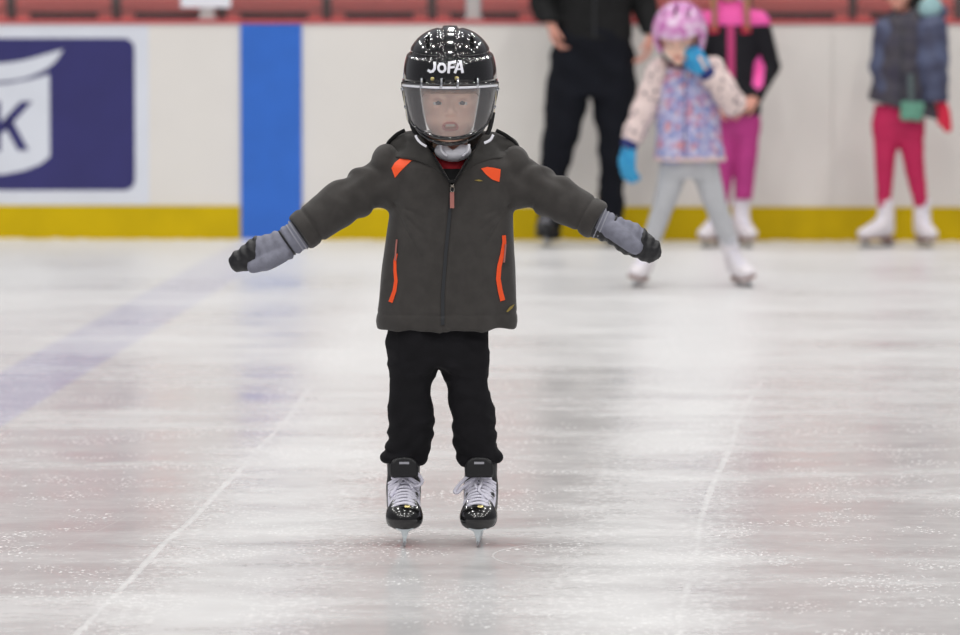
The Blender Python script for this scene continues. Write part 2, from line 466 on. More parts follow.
def ice_material():
    m = bpy.data.materials.new('ice'); m.use_nodes = True; N = m.node_tree.nodes; L = m.node_tree.links
    b = N['Principled BSDF']
    tc = N.new('ShaderNodeTexCoord'); sep = N.new('ShaderNodeSeparateXYZ'); L.new(tc.outputs['Object'], sep.inputs[0])
    X, Y = sep.outputs[0], sep.outputs[1]
    def mth(op, a, c=None, clamp=False):
        n = N.new('ShaderNodeMath'); n.operation = op; n.use_clamp = clamp
        for i, v in enumerate((a, c)):
            if v is None: continue
            if isinstance(v, (int, float)): n.inputs[i].default_value = v
            else: L.new(v, n.inputs[i])
        return n.outputs[0]
    def noise(scale, detail=4, sx=1, sy=1, rough=0.55, w=0):
        mp = N.new('ShaderNodeMapping'); mp.inputs['Scale'].default_value = (sx, sy, 1); mp.inputs['Location'].default_value = (w, w * 2, 0)
        L.new(tc.outputs['Object'], mp.inputs[0])
        n = N.new('ShaderNodeTexNoise'); n.inputs['Scale'].default_value = scale; n.inputs['Detail'].default_value = detail; n.inputs['Roughness'].default_value = rough
        L.new(mp.outputs[0], n.inputs['Vector']); return n.outputs['Fac']
    def ramp(v, lo, hi, a=0.0, c=1.0):
        n = N.new('ShaderNodeMapRange'); n.interpolation_type = 'SMOOTHSTEP'; n.inputs[1].default_value = lo; n.inputs[2].default_value = hi
        n.inputs[3].default_value = a; n.inputs[4].default_value = c; L.new(v, n.inputs[0]); return n.outputs[0]
    # worn, snowy ice towards the boards; wetter ice in the middle of the rink
    far = ramp(Y, 14.5, 19.5)
    big = noise(0.9, 3, 0.7, 1.0); mid = noise(2.6, 5, 0.5, 1.3, w=3); fine = noise(14, 5, 0.7, 1.0, 0.65, w=7)
    grit = noise(55, 4, 0.45, 1.0, 0.7, w=31)
    cov = mth('ADD', mth('MULTIPLY', big, 0.7), mth('ADD', mth('MULTIPLY', mid, 0.50), mth('ADD', mth('MULTIPLY', fine, 0.38), mth('MULTIPLY', grit, 0.28))))
    cov = mth('ADD', cov, mth('MULTIPLY', far, 0.25))
    # two broad tongues of shaved snow beside the skated tracks
    tng = ramp(mth('ABSOLUTE', mth('ADD', X, mth('ADD', mth('MULTIPLY', Y, -0.031), 0.905))), 0.0, 0.36, 0.26, 0.0)
    tng2 = ramp(mth('ABSOLUTE', mth('ADD', X, mth('ADD', mth('MULTIPLY', Y, -0.0655), 0.35))), 0.0, 0.32, 0.24, 0.0)
    cov = mth('ADD', cov, mth('ADD', tng, tng2))
    snow = mth('MULTIPLY', ramp(cov, 0.70, 1.40), 0.85)
    # crumbs
    crumbs = ramp(noise(85, 2, 1, 0.6, 0.5, w=11), 0.57, 0.66); cmask = ramp(noise(3.2, 4, 1, 1, 0.6, w=17), 0.46, 0.60)
    crumbs2 = ramp(noise(30, 3, 1, 0.55, 0.6, w=23), 0.66, 0.72)
    tsum = mth('ADD', tng, tng2)
    edge = mth('MULTIPLY', mth('MULTIPLY', tsum, 14.0), mth('SUBTRACT', 0.26, tsum), clamp=True)
    crumbs3 = mth('MULTIPLY', ramp(noise(48, 3, 1, 0.7, 0.65, w=41), 0.52, 0.58), mth('MULTIPLY', edge, 3.0, clamp=True))
    crumb = mth('MAXIMUM', mth('MULTIPLY', crumbs3, 0.55), mth('MAXIMUM', mth('MULTIPLY', mth('MULTIPLY', crumbs, cmask), 0.75), mth('MULTIPLY', crumbs2, 0.45)))
    # blade tracks: parabolas x = a + b y + c y^2 and arcs
    wob = mth('MULTIPLY', mth('SUBTRACT', noise(0.8, 1, w=5), 0.5), 0.04)
    def track(a, b_, c_, w, y0, y1, s):
        xx = mth('ADD', mth('ADD', mth('MULTIPLY', Y, b_), mth('MULTIPLY', mth('MULTIPLY', Y, Y), c_)), a)
        d = mth('ABSOLUTE', mth('SUBTRACT', mth('ADD', X, wob), xx))
        k = ramp(d, 0, w, s, 0.0)
        return mth('MULTIPLY', k, mth('MULTIPLY', ramp(Y, y0, y0 + .3), ramp(Y, y1, y1 + .8, 1, 0)))
    def arc(cx, cy, r, w, s):
        d = mth('SQRT', mth('ADD', mth('POWER', mth('SUBTRACT', X, cx), 2), mth('POWER', mth('SUBTRACT', Y, cy), 2)))
        return ramp(mth('ABSOLUTE', mth('SUBTRACT', d, r)), 0, w, s, 0.0)
    # control points fitted on the ice plane
    tr = track(*TRACK_A, 0.020, 9, 16.0, 0.75)
    tr = mth('MAXIMUM', tr, track(*TRACK_B, 0.022, 9, 16.0, 0.75))
    tr = mth('MAXIMUM', tr, track(-2.6, 0.14, 0.0, 0.005, 9, 18, 0.25))
    tr = mth('MAXIMUM', tr, track(3.3, -0.16, 0.0, 0.005, 9, 18, 0.25))
    tr = mth('MAXIMUM', tr, arc(0.34, 11.35, 0.31, 0.008, 0.6))
    tr = mth('MAXIMUM', tr, arc(-0.9, 13.6, 1.5, 0.010, 0.35))
    tr = mth('MAXIMUM', tr, arc(2.6, 12.4, 1.9, 0.008, 0.3))
    tr = mth('MAXIMUM', tr, arc(-4.6, 9.2, 4.1, 0.008, 0.3))
    tr = mth('MULTIPLY', tr, ramp(noise(22, 4, w=2), 0.3, 0.55, 0.6, 1.0))
    scr = N.new('ShaderNodeTexWave'); scr.inputs['Scale'].default_value = 1.6; scr.inputs['Distortion'].default_value = 9; scr.inputs['Detail'].default_value = 4; scr.inputs['Detail Scale'].default_value = 1.2
    L.new(tc.outputs['Object'], scr.inputs['Vector'])
    hair = ramp(scr.outputs['Fac'], 0.992, 1.0, 0, 0.10)
    white = mth('MAXIMUM', mth('MAXIMUM', snow, crumb), mth('MAXIMUM', tr, hair), clamp=True)
    # the painted blue line under the ice, square to the boards
    along = mth('ADD', mth('MULTIPLY', X, bu.x), mth('MULTIPLY', mth('SUBTRACT', Y, BD), bu.y))
    ln = ramp(mth('ABSOLUTE', mth('ADD', along, 1.105)), 0.135, 0.165, 1.0, 0.0)
    lnf = mth('MULTIPLY', ln, mth('SUBTRACT', 0.50, mth('MULTIPLY', white, 0.42)))
    def mixc(f, a, c):
        n = N.new('ShaderNodeMix'); n.data_type = 'RGBA'; L.new(f, n.inputs[0])
        for i, v in ((6, a), (7, c)):
            if isinstance(v, tuple): n.inputs[i].default_value = (*v, 1)
            else: L.new(v, n.inputs[i])
        return n.outputs[2]
    tone = mixc(mid, lin((182, 180, 181)), lin((196, 195, 195)))
    col = mixc(white, tone, lin((219, 219, 219)))
    col = mixc(crumb, col, lin((248, 248, 248)))
    col = mixc(lnf, col, lin((146, 150, 196)))
    L.new(col, b.inputs['Base Color'])
    rgh = mth('ADD', mth('MULTIPLY', white, 0.32), mth('ADD', 0.10, mth('MULTIPLY', mid, 0.10)))
    L.new(rgh, b.inputs['Roughness'])
    b.inputs['IOR'].default_value = 1.31
    hb = mth('ADD', mth('MULTIPLY', white, 0.5), mth('MULTIPLY', noise(60, 4, 1, 1, 0.6), 0.25))
    u = N.new('ShaderNodeBump'); u.inputs['Strength'].default_value = 0.2; u.inputs['Distance'].default_value = 0.0012
    L.new(hb, u.inputs['Height']); L.new(u.outputs['Normal'], b.inputs['Normal'])
    return m
def ground(px, py):
    d = FPX * HC / (py - HY); return (px - 480) * d / FPX, d
def fit(pts):
    g = [ground(*p) for p in pts]; c, b_, a = np.polyfit([q[1] for q in g], [q[0] for q in g], 2); return float(a), float(b_), float(c)
TRACK_A = fit([(75, 635), (150, 560), (230, 480), (290, 415), (318, 380)])
TRACK_B = fit([(683, 635), (697, 545), (715, 485), (742, 420), (757, 390)])
M['ice'] = ice_material()

bm = bmesh.new()
bmesh.ops.create_grid(bm, x_segments=2, y_segments=2, size=1)
for v in bm.verts: v.co = Vector((v.co.x * 14, 12.7 + v.co.y * 17, 0))
o = bm_obj('floor', bm, M['ice']); tag(o, kind='structure')

# ------------------------------------------------------------------ rink boards
ZT = 1.130
def bbox(name, x0, x1, y0, y1, z0, z1, m, parent=None, bevel=0.0):
    return box(name, (x0, y0, z0), (x1, y1, z1), m, parent, bevel, RB)
def bx_of(px):     # x in the board frame of a pixel column
    k = (px - 480) / FPX
    # ray (k,1)*t hits board line: (p-B0).bn = 0
    t = BD * bn.y / (k * bn.x + bn.y)
    return (Vector((k * t, t, 0)) - B0).dot(bu)
def bz_of(px, py):
    k = (px - 480) / FPX; t = BD * bn.y / (k * bn.x + bn.y); return HC - (py - HY) * t / FPX

seams = [bx_of(-180), bx_of(832), bx_of(1400), bx_of(-900), 9, -9]
bm = bmesh.new()
xs = sorted([-9.0, bx_of(-900), bx_of(-180), bx_of(832), bx_of(1400), 9.0])
for a, b_ in zip(xs[:-1], xs[1:]): box_bm(bm, (a + 0.0015, 0, 0.0), (b_ - 0.0015, 0.04, ZT), RB)
box_bm(bm, (-9, 0.012, 0), (9, 0.05, ZT - 0.01), RB)
tag(bm_obj('wall_back', bm, M['board']), kind='structure')
o = bbox('baseboard_back', -9, 9, -0.012, 0.0, 0, 0.180, M['kick'], bevel=0.003); tag(o, kind='structure')
o = bbox('trim_1', -9, 9, -0.015, 0.10, ZT, ZT + 0.022, M['cap'], bevel=0.006); tag(o, kind='structure')
o = bbox('trim_2', bx_of(241), bx_of(302), -0.016, -0.0005, 0, ZT - 0.002, M['blue']); tag(o, kind='structure')

# snow pushed up against the boards
V = []; F = []; n = 1100
for i in range(n + 1):
    x = -4.2 + 8.4 * i / n
    w = 0.045 + 0.03 * noise3(np.array([[x * 6, 1, 1]]))[0]; hh = 0.004 + 0.005 * noise3(np.array([[x * 14, 5, 2]]))[0] + 0.004 * noise3(np.array([[x * 50, 5, 2]]))[0]
    for yy, zz in ((-0.012, max(hh, 0.003)), (-0.012 - w * .5, max(hh, .003) * .75), (-0.012 - w, 0.0005)):
        V.append(RB @ Vector((x, yy, zz)))
for i in range(n):
    for k in range(2): F.append((i * 3 + k, i * 3 + k + 1, i * 3 + k + 4, i * 3 + k + 3))
o = mesh_obj('snow', V, F, M['snow']); tag(o, 'thin ridge of scraped snow along the foot of the boards', 'snow', kind='stuff')

# ------------------------------------------------------------------ advertisement with the letter K
ad = empty('advertisement', RB @ Vector((bx_of(60), -0.004, bz_of(60, 115))), 'navy blue rink advertisement with white shield and letter K on white boards', 'advertisement')
adM = Matrix.Translation(-ad.location)
def poly_plate(name, pts, y0, y1, m, parent):
    """pts in pixels on the board face"""
    bm = bmesh.new(); P2 = [(bx_of(p[0]), bz_of(p[0], p[1])) for p in pts]
    vs = [bm.verts.new(adM @ (RB @ Vector((x, y0, z)))) for x, z in P2]; f = bm.faces.new(vs)
    r = bmesh.ops.extrude_face_region(bm, geom=[f]); dv = (RB.to_3x3() @ Vector((0, y1 - y0, 0)))
    for g in r['geom']:
        if isinstance(g, bmesh.types.BMVert): g.co += dv
    bmesh.ops.triangulate(bm, faces=[q for q in bm.faces if len(q.verts) > 4])
    return bm_obj(name, bm, m, parent)
def rrect(x0, y0, x1, y1, r, n=6):
    out = []
    for cx, cy, a0 in ((x1 - r, y0 + r, -90), (x1 - r, y1 - r, 0), (x0 + r, y1 - r, 90), (x0 + r, y0 + r, 180)):
        for i in range(n + 1):
            a = math.radians(a0 + 90 * i / n); out.append((cx + r * math.cos(a), cy + r * math.sin(a)))
    return out
poly_plate('backing', rrect(-250, 25, 149, 205, 2, 2), -0.0008, -0.002, M['ad_white'], ad)
fld = poly_plate('navy_field', rrect(-240, 38, 135, 190, 11), -0.002, -0.0034, M['ad_navy'], ad)
poly_plate('shield', [(-60, 84), (-20, 86), (10, 83), (32, 79), (50, 74), (50, 156), (40, 164), (24, 170), (4, 174), (-16, 174), (-40, 168), (-60, 158)], -0.0034, -0.0046, M['ad_white'], ad)
sw = catmull([(-70, 60), (-30, 63), (0, 63), (24, 60), (46, 54), (64, 49)], 5)
sl = catmull([(64, 49), (56, 61), (44, 70), (24, 78), (0, 81), (-30, 82), (-70, 78)], 5)
poly_plate('swoosh', [tuple(p) for p in sw] + [tuple(p) for p in sl[1:]], -0.0034, -0.0050, M['ad_white'], ad)
bm = bmesh.new()
KP = [[(-8, 101), (1, 101), (1, 151), (-8, 151)], [(1, 122), (21, 101), (33, 101), (8, 128), (1, 134)], [(8, 117), (14, 122), (29, 150), (18, 150), (5, 126)]]
for poly in KP:
    vs = [bm.verts.new(adM @ (RB @ Vector((bx_of(p[0]), -0.0046, bz_of(*p))))) for p in poly]; f = bm.faces.new(vs)
    r = bmesh.ops.extrude_face_region(bm, geom=[f]); dv = RB.to_3x3() @ Vector((0, -0.0012, 0))
    for g in r['geom']:
        if isinstance(g, bmesh.types.BMVert): g.co += dv
bm_obj('letter', bm, M['ad_navy'], ad)

# ------------------------------------------------------------------ glass, stanchions, notice
pp = [-325, -59, 207, 473, 739, 1005, 1271]
px_b = [bx_of(p) for p in pp]
lab = {2: 'grey glass post above the boards, behind the white notice', 3: 'grey glass post above the boards over the black helmet', 4: 'grey glass post behind the blond girl in pink and black'}
for i in (2, 3, 4):
    x = px_b[i]
    t = empty('glass_post', RB @ Vector((x, 0.05, ZT + 0.022)), lab[i], 'post')
    Mi = t.matrix_basis.inverted() if False else Matrix.Translation(-t.location)
    w = 0.036
    box('post_body', (x - w, 0.025, ZT + 0.022), (x + w, 0.075, 3.0), M['post'], t, 0.004, Mi @ RB)
    box('gasket', (x - w - 0.006, 0.045, ZT + 0.03), (x + w + 0.006, 0.055, 2.98), M['gum'], t, 0, Mi @ RB)
    box('foot_plate', (x - w - .012, 0.015, ZT + 0.0222), (x + w + .012, 0.09, ZT + 0.0325), M['post'], t, 0.002, Mi @ RB)
gl = ['clear glass pane left of the notice, above the navy advertisement', 'clear glass pane above the blue stripe on the boards', 'clear glass pane behind the adult in black', 'clear glass pane at the right edge, above the girl in navy']
for i, (a, b_) in enumerate(((1, 2), (2, 3), (3, 4), (4, 5))):
    o = bbox('glass_barrier', px_b[a] + 0.050, px_b[b_] - 0.050, 0.046, 0.054, ZT + 0.034, 2.95, M['glass'])
    tag(o, gl[i], 'glass', 'glass panes above the boards')
o = bbox('notice', bx_of(181), bx_of(231), 0.016, 0.020, bz_of(206, 7.5), bz_of(206, 7.5) + 0.19, M['paper'], bevel=0.0005)
tag(o, 'small white paper notice fixed on the glass post above boards', 'notice')

# ------------------------------------------------------------------ stands and seats
SY = 1.25      # depth of seat front lip behind the boards
def seat_geo():
    """front lip at y=0, width 0.535, local z=0 at lip bottom"""
    w = 0.262
    V = []; F = []; nu, nv = 12, 14
    path = [(0.0, 0.0), (-0.012, 0.03), (-0.006, 0.085), (0.03, 0.118), (0.10, 0.118), (0.22, 0.10), (0.34, 0.095), (0.42, 0.13), (0.455, 0.22), (0.475, 0.34), (0.50, 0.46), (0.515, 0.50)]
    return w, path
def make_seat(label):
    t = empty('stadium_seat', (0, 0, 0), label, 'seat', 'front row of red stadium seats')
    w = 0.262
    # pan with folded front lip
    def sweep(name, path, m, th, wf, parent):
        V = []; F = []; n = 16; pts = catmull([(0, p[0], p[1]) for p in path], 4)
        L_ = len(pts)
        for s in (0, 1):
            for i, p in enumerate(pts):
                a = pts[max(i - 1, 0)]; b_ = pts[min(i + 1, L_ - 1)]; d = b_ - a; nn = np.array([0, -d[2], d[1]]); nn /= np.linalg.norm(nn)
                for k in range(n + 1):
                    u = -1 + 2 * k / n
                    q = p + nn * (th * s) + np.array([u * wf, 0, 0]) + np.array([0, 0, 1]) * 0.012 * (abs(u) ** 4)
                    V.append(q)
        W_ = n + 1; S = L_ * W_
        for i in range(L_ - 1):
            for k in range(n):
                a = i * W_ + k
                F.append((a, a + 1, a + W_ + 1, a + W_)); F.append((S + a, S + a + W_, S + a + W_ + 1, S + a + 1))
            F.append((i * W_, (i + 1) * W_, S + (i + 1) * W_, S + i * W_)); F.append((i * W_ + n, S + i * W_ + n, S + (i + 1) * W_ + n, (i + 1) * W_ + n))
        for k in range(n):
            F.append((k, S + k, S + k + 1, k + 1)); e = (L_ - 1) * W_ + k; F.append((e, e + 1, S + e + 1, S + e))
        return mesh_obj(name, V, F, m, parent)
    sweep('seat_pan', [(0.012, 0.0), (0.0, 0.03), (-0.002, 0.09), (0.03, 0.125), (0.12, 0.118), (0.26, 0.10), (0.40, 0.11)], M['seat_red'], 0.012, w, t)
    sweep('backrest', [(0.42, 0.14), (0.45, 0.24), (0.475, 0.36), (0.50, 0.48), (0.515, 0.53)], M['seat_red'], 0.014, w, t)
    for s in (-1, 1):
        bm = bmesh.new()
        box_bm(bm, (s * (w + .010) - .012, 0.04, -0.36), (s * (w + .010) + .012, 0.50, 0.05)); box_bm(bm, (s * (w + .010) - .012, 0.40, 0.05), (s * (w + .010) + .012, 0.52, 0.45))
        bm_obj('side_bracket', bm, M['seat_dark'], t, bevel=0.004)
    box('gap_shade_panel', (-w + .075, 0.004, -0.045), (w - .075, 0.04, -0.001), M['slot_shade'], t, .003)  # added dark panel, stands in for the shade in the gap under the lip
    bm = bmesh.new(); box_bm(bm, (-w, 0.012, -0.06), (w, 0.03, -0.032)); box_bm(bm, (-w, .012, -.035), (-w + .075, .06, -.003)); box_bm(bm, (w - .075, .012, -.035), (w, .06, -.003)); box_bm(bm, (-w + .0, 0.05, -0.36), (-w + .05, 0.10, -0.005)); box_bm(bm, (w - .05, 0.05, -0.36), (w, 0.10, -0.005))
    bm_obj('front_rail', bm, M['seat_red'], t, bevel=0.003)
    return t
def copy_tree(o, parent=None):
    c = o.copy(); COL.objects.link(c); c.parent = parent
    for ch in [q for q in o.children]: copy_tree(ch, c)
    return c
scx = [64.5 + 105 * k for k in range(-1, 9)]      # seat centre columns
dS = BD + SY
seat0 = None
seat_lab = ['leftmost red stadium seat, cut by the left edge of the picture', 'red stadium seat above the navy advertisement', 'red stadium seat partly behind the white notice', 'red stadium seat directly above the blue stripe on the boards',
            'red stadium seat between the blue stripe and the black helmet', 'red stadium seat behind the glass post right above the black helmet', 'red stadium seat behind the adult in black', 'red stadium seat behind the child in the pink helmet',
            'red stadium seat between the blond girl and the girl in navy', 'rightmost red stadium seat, behind the girl in the navy jacket']
for i, px in enumerate(scx):
    k = (px - 480) / FPX; t_ = (BD * bn.y + SY) / (k * bn.x + bn.y); p = Vector((k * t_, t_, 0)); x = (p - B0).dot(bu)
    s = make_seat(seat_lab[0]) if seat0 is None else copy_tree(seat0)
    seat0 = seat0 or s
    s['label'] = seat_lab[i]
    s.location = RB @ Vector((x, SY, 1.187)); s.rotation_euler = (0, 0, -YAW)
bm = bmesh.new()
box_bm(bm, (-12, 0.9, 0), (12, 2.1, 0.818), RB); box_bm(bm, (-12, 2.1, 0), (12, 3.1, 1.25), RB); box_bm(bm, (-12, 3.1, 0), (12, 4.1, 1.68), RB); box_bm(bm, (-12, 4.1, 0), (12, 5.1, 2.1), RB)
tag(bm_obj('floor_stands', bm, M['concrete']), kind='structure')
tag(bbox('wall_stands', -12, 12, 5.1, 5.3, 0, 7, M['backwall']), kind='structure')

# ------------------------------------------------------------------ people
class Frame:
    """pixel columns and rows of the photograph turned into metres around one figure's feet"""
    def __init__(s, cx, base, depth_of_base=None, ground_row=None):
        g = base if ground_row is None else ground_row
        s.S = (g - HY) / HC; s.d = FPX / s.S; s.cx = cx; s.base = base
        s.loc = ((cx - 480) / s.S, s.d, 0)
    def p(s, px, py, y=0.0): return ((px - s.cx) / s.S, y, (s.base - py) / s.S)
    def x(s, px): return (px - s.cx) / s.S
    def z(s, py): return (s.base - py) / s.S
    def r(s, n): return n / s.S

def head_sdf(P, c, R, H, mouth=0.0):
    """c = chin-level centre, head of height H, facing -y, R rotates local to parent"""
    q = ((P - vec(c)) @ R) / H
    d = ell(q, (0, .07, .63), (.355, .42, .37))
    d = smin(d, ell(q, (0, -.08, .38), (.285, .30, .33)), .12)
    d = smin(d, ell(q, (0, -.25, .10), (.12, .11, .10)), .12)
    for s in (-1, 1):
        d = smin(d, ell(q, (s * .155, -.235, .31), (.12, .11, .12)), .08)
        d = smin(d, ell(q, (s * .37, .03, .45), (.03, .07, .11)), .03)
    d = smin(d, ell(q, (0, -.31, .575), (.22, .06, .05)), .09)
    for s in (-1, 1):
        d = smax(d, -ell(q, (s * .135, -.42, .485), (.085, .085, .055)), .05)
        e = (s * .135, -.305, .48)
        ball = ell(q, e, (.068, .066, .064))
        up = np.maximum(ball, -(q[:, 2] - e[2] - .002))
        lo_ = np.maximum(ball, (q[:, 2] - e[2] + .022))
        d = smin(d, np.minimum(up, lo_), .012)
    d = smin(d, cone(q, (0, -.36, .50), (0, -.415, .37), .026, .042), .045)
    for s in (-1, 1): d = smin(d, ell(q, (s * .042, -.385, .355), (.03, .035, .026)), .02)
    d = smin(d, chain(q, [(-.095, -.335, .225), (-.045, -.375, .245), (0, -.385, .238), (.045, -.375, .245), (.095, -.335, .225)], [.010, .019, .018, .019, .010]), .02)
    d = smin(d, chain(q, [(-.085, -.335, .205 - mouth), (-.04, -.368, .185 - mouth), (.04, -.368, .185 - mouth), (.085, -.335, .205 - mouth)], [.010, .021, .021, .010]), .02)
    if mouth > 0:
        d = smax(d, -ell(q, (0, -.39, .212 - mouth * .45), (.075, .10, .022 + mouth * .3)), .012)
    return d * H
def lip_region(C, c, R, H, mouth=0.0):
    q = ((C.astype(np.float32) - vec(c)) @ R) / H
    m = (np.abs(q[:, 0]) < .095) & (q[:, 1] < -.34) & (q[:, 2] < .262) & (q[:, 2] > .168 - mouth)
    m &= ((q[:, 2] - (.213 - mouth * .4)) / (.05 + mouth * .6)) ** 2 + (q[:, 0] / .095) ** 2 < 1
    return m.astype(int)
def eyes(parent, c, R, H):
    for s in (-1, 1):
        for nm, rr, cc, mt in (('eyeball', .060, (s * .135, -.305, .48), M['eye']), ('iris', .034, (s * .135, -.345, .478), M['iris'])):
            ctr = np.array(cc) * H @ R.T + np.array(c)
            bm = bmesh.new(); bmesh.ops.create_uvsphere(bm, u_segments=16, v_segments=10, radius=rr * H)
            for v in bm.verts:
                if nm == 'iris': v.co.y *= 0.8
                v.co = Vector(v.co) + Vector(ctr)
            bm_obj(nm, bm, mt, parent, smooth=True)
        pts = [np.array(q) * H @ R.T + np.array(c) for q in ((s * .055, -.375, .575), (s * .12, -.385, .60), (s * .20, -.34, .585))]
        V, F = tube_geo(pts, .017 * H, sides=6, flat=.5, rend=.008 * H); mesh_obj('eyebrow', V, F, M['brow'], parent)

def hand_sdf(P, w, dirv, palmn, L, curl=0.35, side=1):
    """open relaxed hand: wrist w, pointing along dirv, palm facing palmn; side = sign of the thumb"""
    d_ = vec(dirv) / np.linalg.norm(dirv); n = vec(palmn); n = n - (n @ d_) * d_; n /= np.linalg.norm(n)
    s = np.cross(d_, n) * side
    w = vec(w)
    def pt(a, b_, c_): return w + d_ * (a * L) + s * (b_ * L) + n * (c_ * L)
    D = None
    for b_ in (-.16, -.05, .06, .17):
        c_ = cone(P, pt(.05, b_ * .7, 0), pt(.48, b_, 0), .085 * L, .075 * L); D = c_ if D is None else smin(D, c_, .04 * L)
    for b_, ln in ((-.17, .36), (-.06, .44), (.055, .48), (.165, .42)):
        p0 = pt(.48, b_, 0); p1 = pt(.48 + ln * .45, b_ * 1.08, curl * .10); p2 = pt(.48 + ln * .78, b_ * 1.1, curl * .32); p3 = pt(.48 + ln * .92, b_ * 1.1, curl * .55)
        D = smin(D, chain(P, [p0, p1, p2, p3], [.062 * L, .055 * L, .048 * L, .040 * L]), .02 * L)
    D = smin(D, chain(P, [pt(.12, .14, .02), pt(.30, .30, .08), pt(.48, .36, .16), pt(.60, .35, .22)], [.085 * L, .07 * L, .058 * L, .045 * L]), .03 * L)
    return D

# ---- skates ---------------------------------------------------------------
def oriented(o, loc, rz=0, rx=0, ry=0):
    o.location = loc; o.rotation_euler = (rx, ry, rz)
    return o

def boot_hockey(P):
    d = ell(P, (0, -.072, .066), (.0435, .050, .034))
    d = smin(d, cone(P, (0, -.05, .070), (0, .045, .080), .037, .034), .02)
    d = smin(d, cone(P, (0, -.035, .082), (0, .035, .125), .033, .037), .025)
    d = smin(d, cone(P, (0, .045, .09), (0, .038, .185), .036, .040), .02)
    d = smin(d, ell(P, (0, .070, .075), (.030, .028, .035)), .02)
    return smax(smax(d, .044 - P[:, 2], .006), P[:, 2] - .200, .01)
def hockey_skate(parent, loc, rz, variant):
    sk = sdf_obj('skate', boot_hockey, (-.06, -.14, .02), (.06, .12, .22), .0025, M['boot'], parent)
    bv = bvh_of(sk)
    sdf_obj('toe_cap', lambda P: smax(boot_hockey(P) - .0028, P[:, 1] * .75 + (P[:, 2]) * -.55 + .098 - 0.0, .004), (-.06, -.14, .02), (.06, .0, .12), .0022, M['toe'], sk)
    # tongue
    R = rotx(math.radians(-4))
    def tongue(P): return smax(rbox(P, (0, -.034, .186), (.0345, .007, .026), .007, R), ell(P, (0, -.03, .176), (.0385, .05, .036)), .006)
    tg = sdf_obj('tongue', tongue, (-.05, -.06, .12), (.05, .05, .25), .0022, M['boot'], sk)
    decal('tongue_label', [[(-.012, .193), (.012, .193), (.012, .1985), (-.012, .1985)]], bvh_of(tg), M['gum'], sk, off=.0004, thick=.0008)
    # sole plate, holder and blade
    def holder(P):
        y = np.abs(P[:, 1] + .01)
        w = np.interp(P[:, 2], [.008, .02, .038, .046], [.0035, .0042, .009, .024]).astype(np.float32)
        d = np.maximum(np.abs(P[:, 0]) - w, y - (.098 + (P[:, 2] - .02) * .2))
        d = smax(d, P[:, 2] - .0465, .003); d = smax(d, .009 - P[:, 2], .002)
        return smax(d, -ell(P, (0, -.01, .018), (.1, .036, .016)), .004)
    sdf_obj('blade_holder', holder, (-.04, -.13, 0), (.04, .12, .06), .0022, M['holder'], sk)
    bm = bmesh.new(); n = 20; prof_ = []
    for i in range(n + 1):
        y = -.122 + .222 * i / n; u = abs(i / n - .5) * 2; prof_.append((y, .0002 + .008 * max(0, u - .7) / .3 * max(0, u - .7) / .3))
    lo_ = [bm.verts.new((x, y, z)) for x in (-.0016, .0016) for y, z in prof_]; up = [bm.verts.new((x, y, .016)) for x in (-.0016, .0016) for y, z in prof_]
    m_ = n + 1
    for s in (0, 1):
        for i in range(n): bm.faces.new((lo_[s * m_ + i], lo_[s * m_ + i + 1], up[s * m_ + i + 1], up[s * m_ + i]))
    for i in range(n):
        bm.faces.new((lo_[i], lo_[i + 1], lo_[m_ + i + 1], lo_[m_ + i])); bm.faces.new((up[i], up[i + 1], up[m_ + i + 1], up[m_ + i]))
    for i in (0, n): bm.faces.new((lo_[i], up[i], up[m_ + i], lo_[m_ + i]))
    bm_obj('blade', bm, M['chrome'], sk)
    # laces
    Dv = Vector((0, .80, -.60))
    def on(u, t, off=.003):
        yc = -.078 + t * .062; zc = .090 + t * .084
        uc = max(-.035, min(.035, u)) if abs(u) > .0376 else u
        hit = bv.ray_cast(Vector((uc, yc, zc)) - Dv * .2, Dv)
        if hit[0] is None: hit = bv.find_nearest(Vector((uc, yc, zc)))
        return np.array(hit[0] - Dv * off) + np.array((u - uc, 0, 0))
    L_ = []
    n = 8
    for i in range(n):
        t0 = i / n; t1 = (i + .62) / n
        for s in (-1, 1):
            L_.append(([on(s * -.0375, t0, .001), on(s * -.018, t0 + .02, .004 + (.002 if s > 0 else 0)), on(0, (t0 + t1) / 2, .005 + (.003 if s > 0 else 0)), on(s * .018, t1 - .02, .004), on(s * .0375, t1, .001)], .0041))
        if i % 2 == 0: L_.append(([on(-.036, t0 + .01, .0015), on(0, t0 + .01, .003), on(.036, t0 + .01, .0015)], .0036))
    if variant == 0:
        L_.append(([on(0, .90, .010), on(.014, 1.04, .018), on(.034, 1.04, .020), on(.044, .88, .018), on(.030, .74, .015), on(.012, .78, .013), on(0, .88, .011)], .0042))
        L_.append(([on(0, .93, .008), on(-.016, .98, .014), on(-.028, .96, .012), on(-.02, .90, .010), on(0, .92, .009)], .0034))
        L_.append(([on(0, .92, .010), on(-.010, .80, .013), on(-.018, .66, .014), on(-.033, .46, .010)], .0044))
        L_.append(([on(0, .92, .010), on(.014, .74, .013), on(.02, .62, .011)], .0034))
    else:
        L_.append(([on(0, .93, .008), on(-.02, .98, .014), on(-.044, .90, .013), on(-.060, .70, .010), on(-.054, .64, .010), on(-.036, .82, .013), on(0, .90, .011)], .0046))
        L_.append(([on(0, .93, .008), on(.016, 1.0, .014), on(.026, .9, .013), on(.012, .84, .011), on(0, .92, .009)], .0034))
        L_.append(([on(0, .92, .010), on(.004, .74, .014), on(.0, .5, .013), on(.012, .34, .012), on(.026, .24, .008)], .0038))
        L_.append(([on(0, .92, .010), on(-.010, .76, .013), on(-.006, .58, .011)], .0034))
    tubes('toe_emblem', [([on(.000, -.06, .0042), on(.006, -.08, .0042), on(.013, -.06, .0042)], .0042)], M['brass'], sk, sides=8, flat=.25, up=(0, -.8, .6))
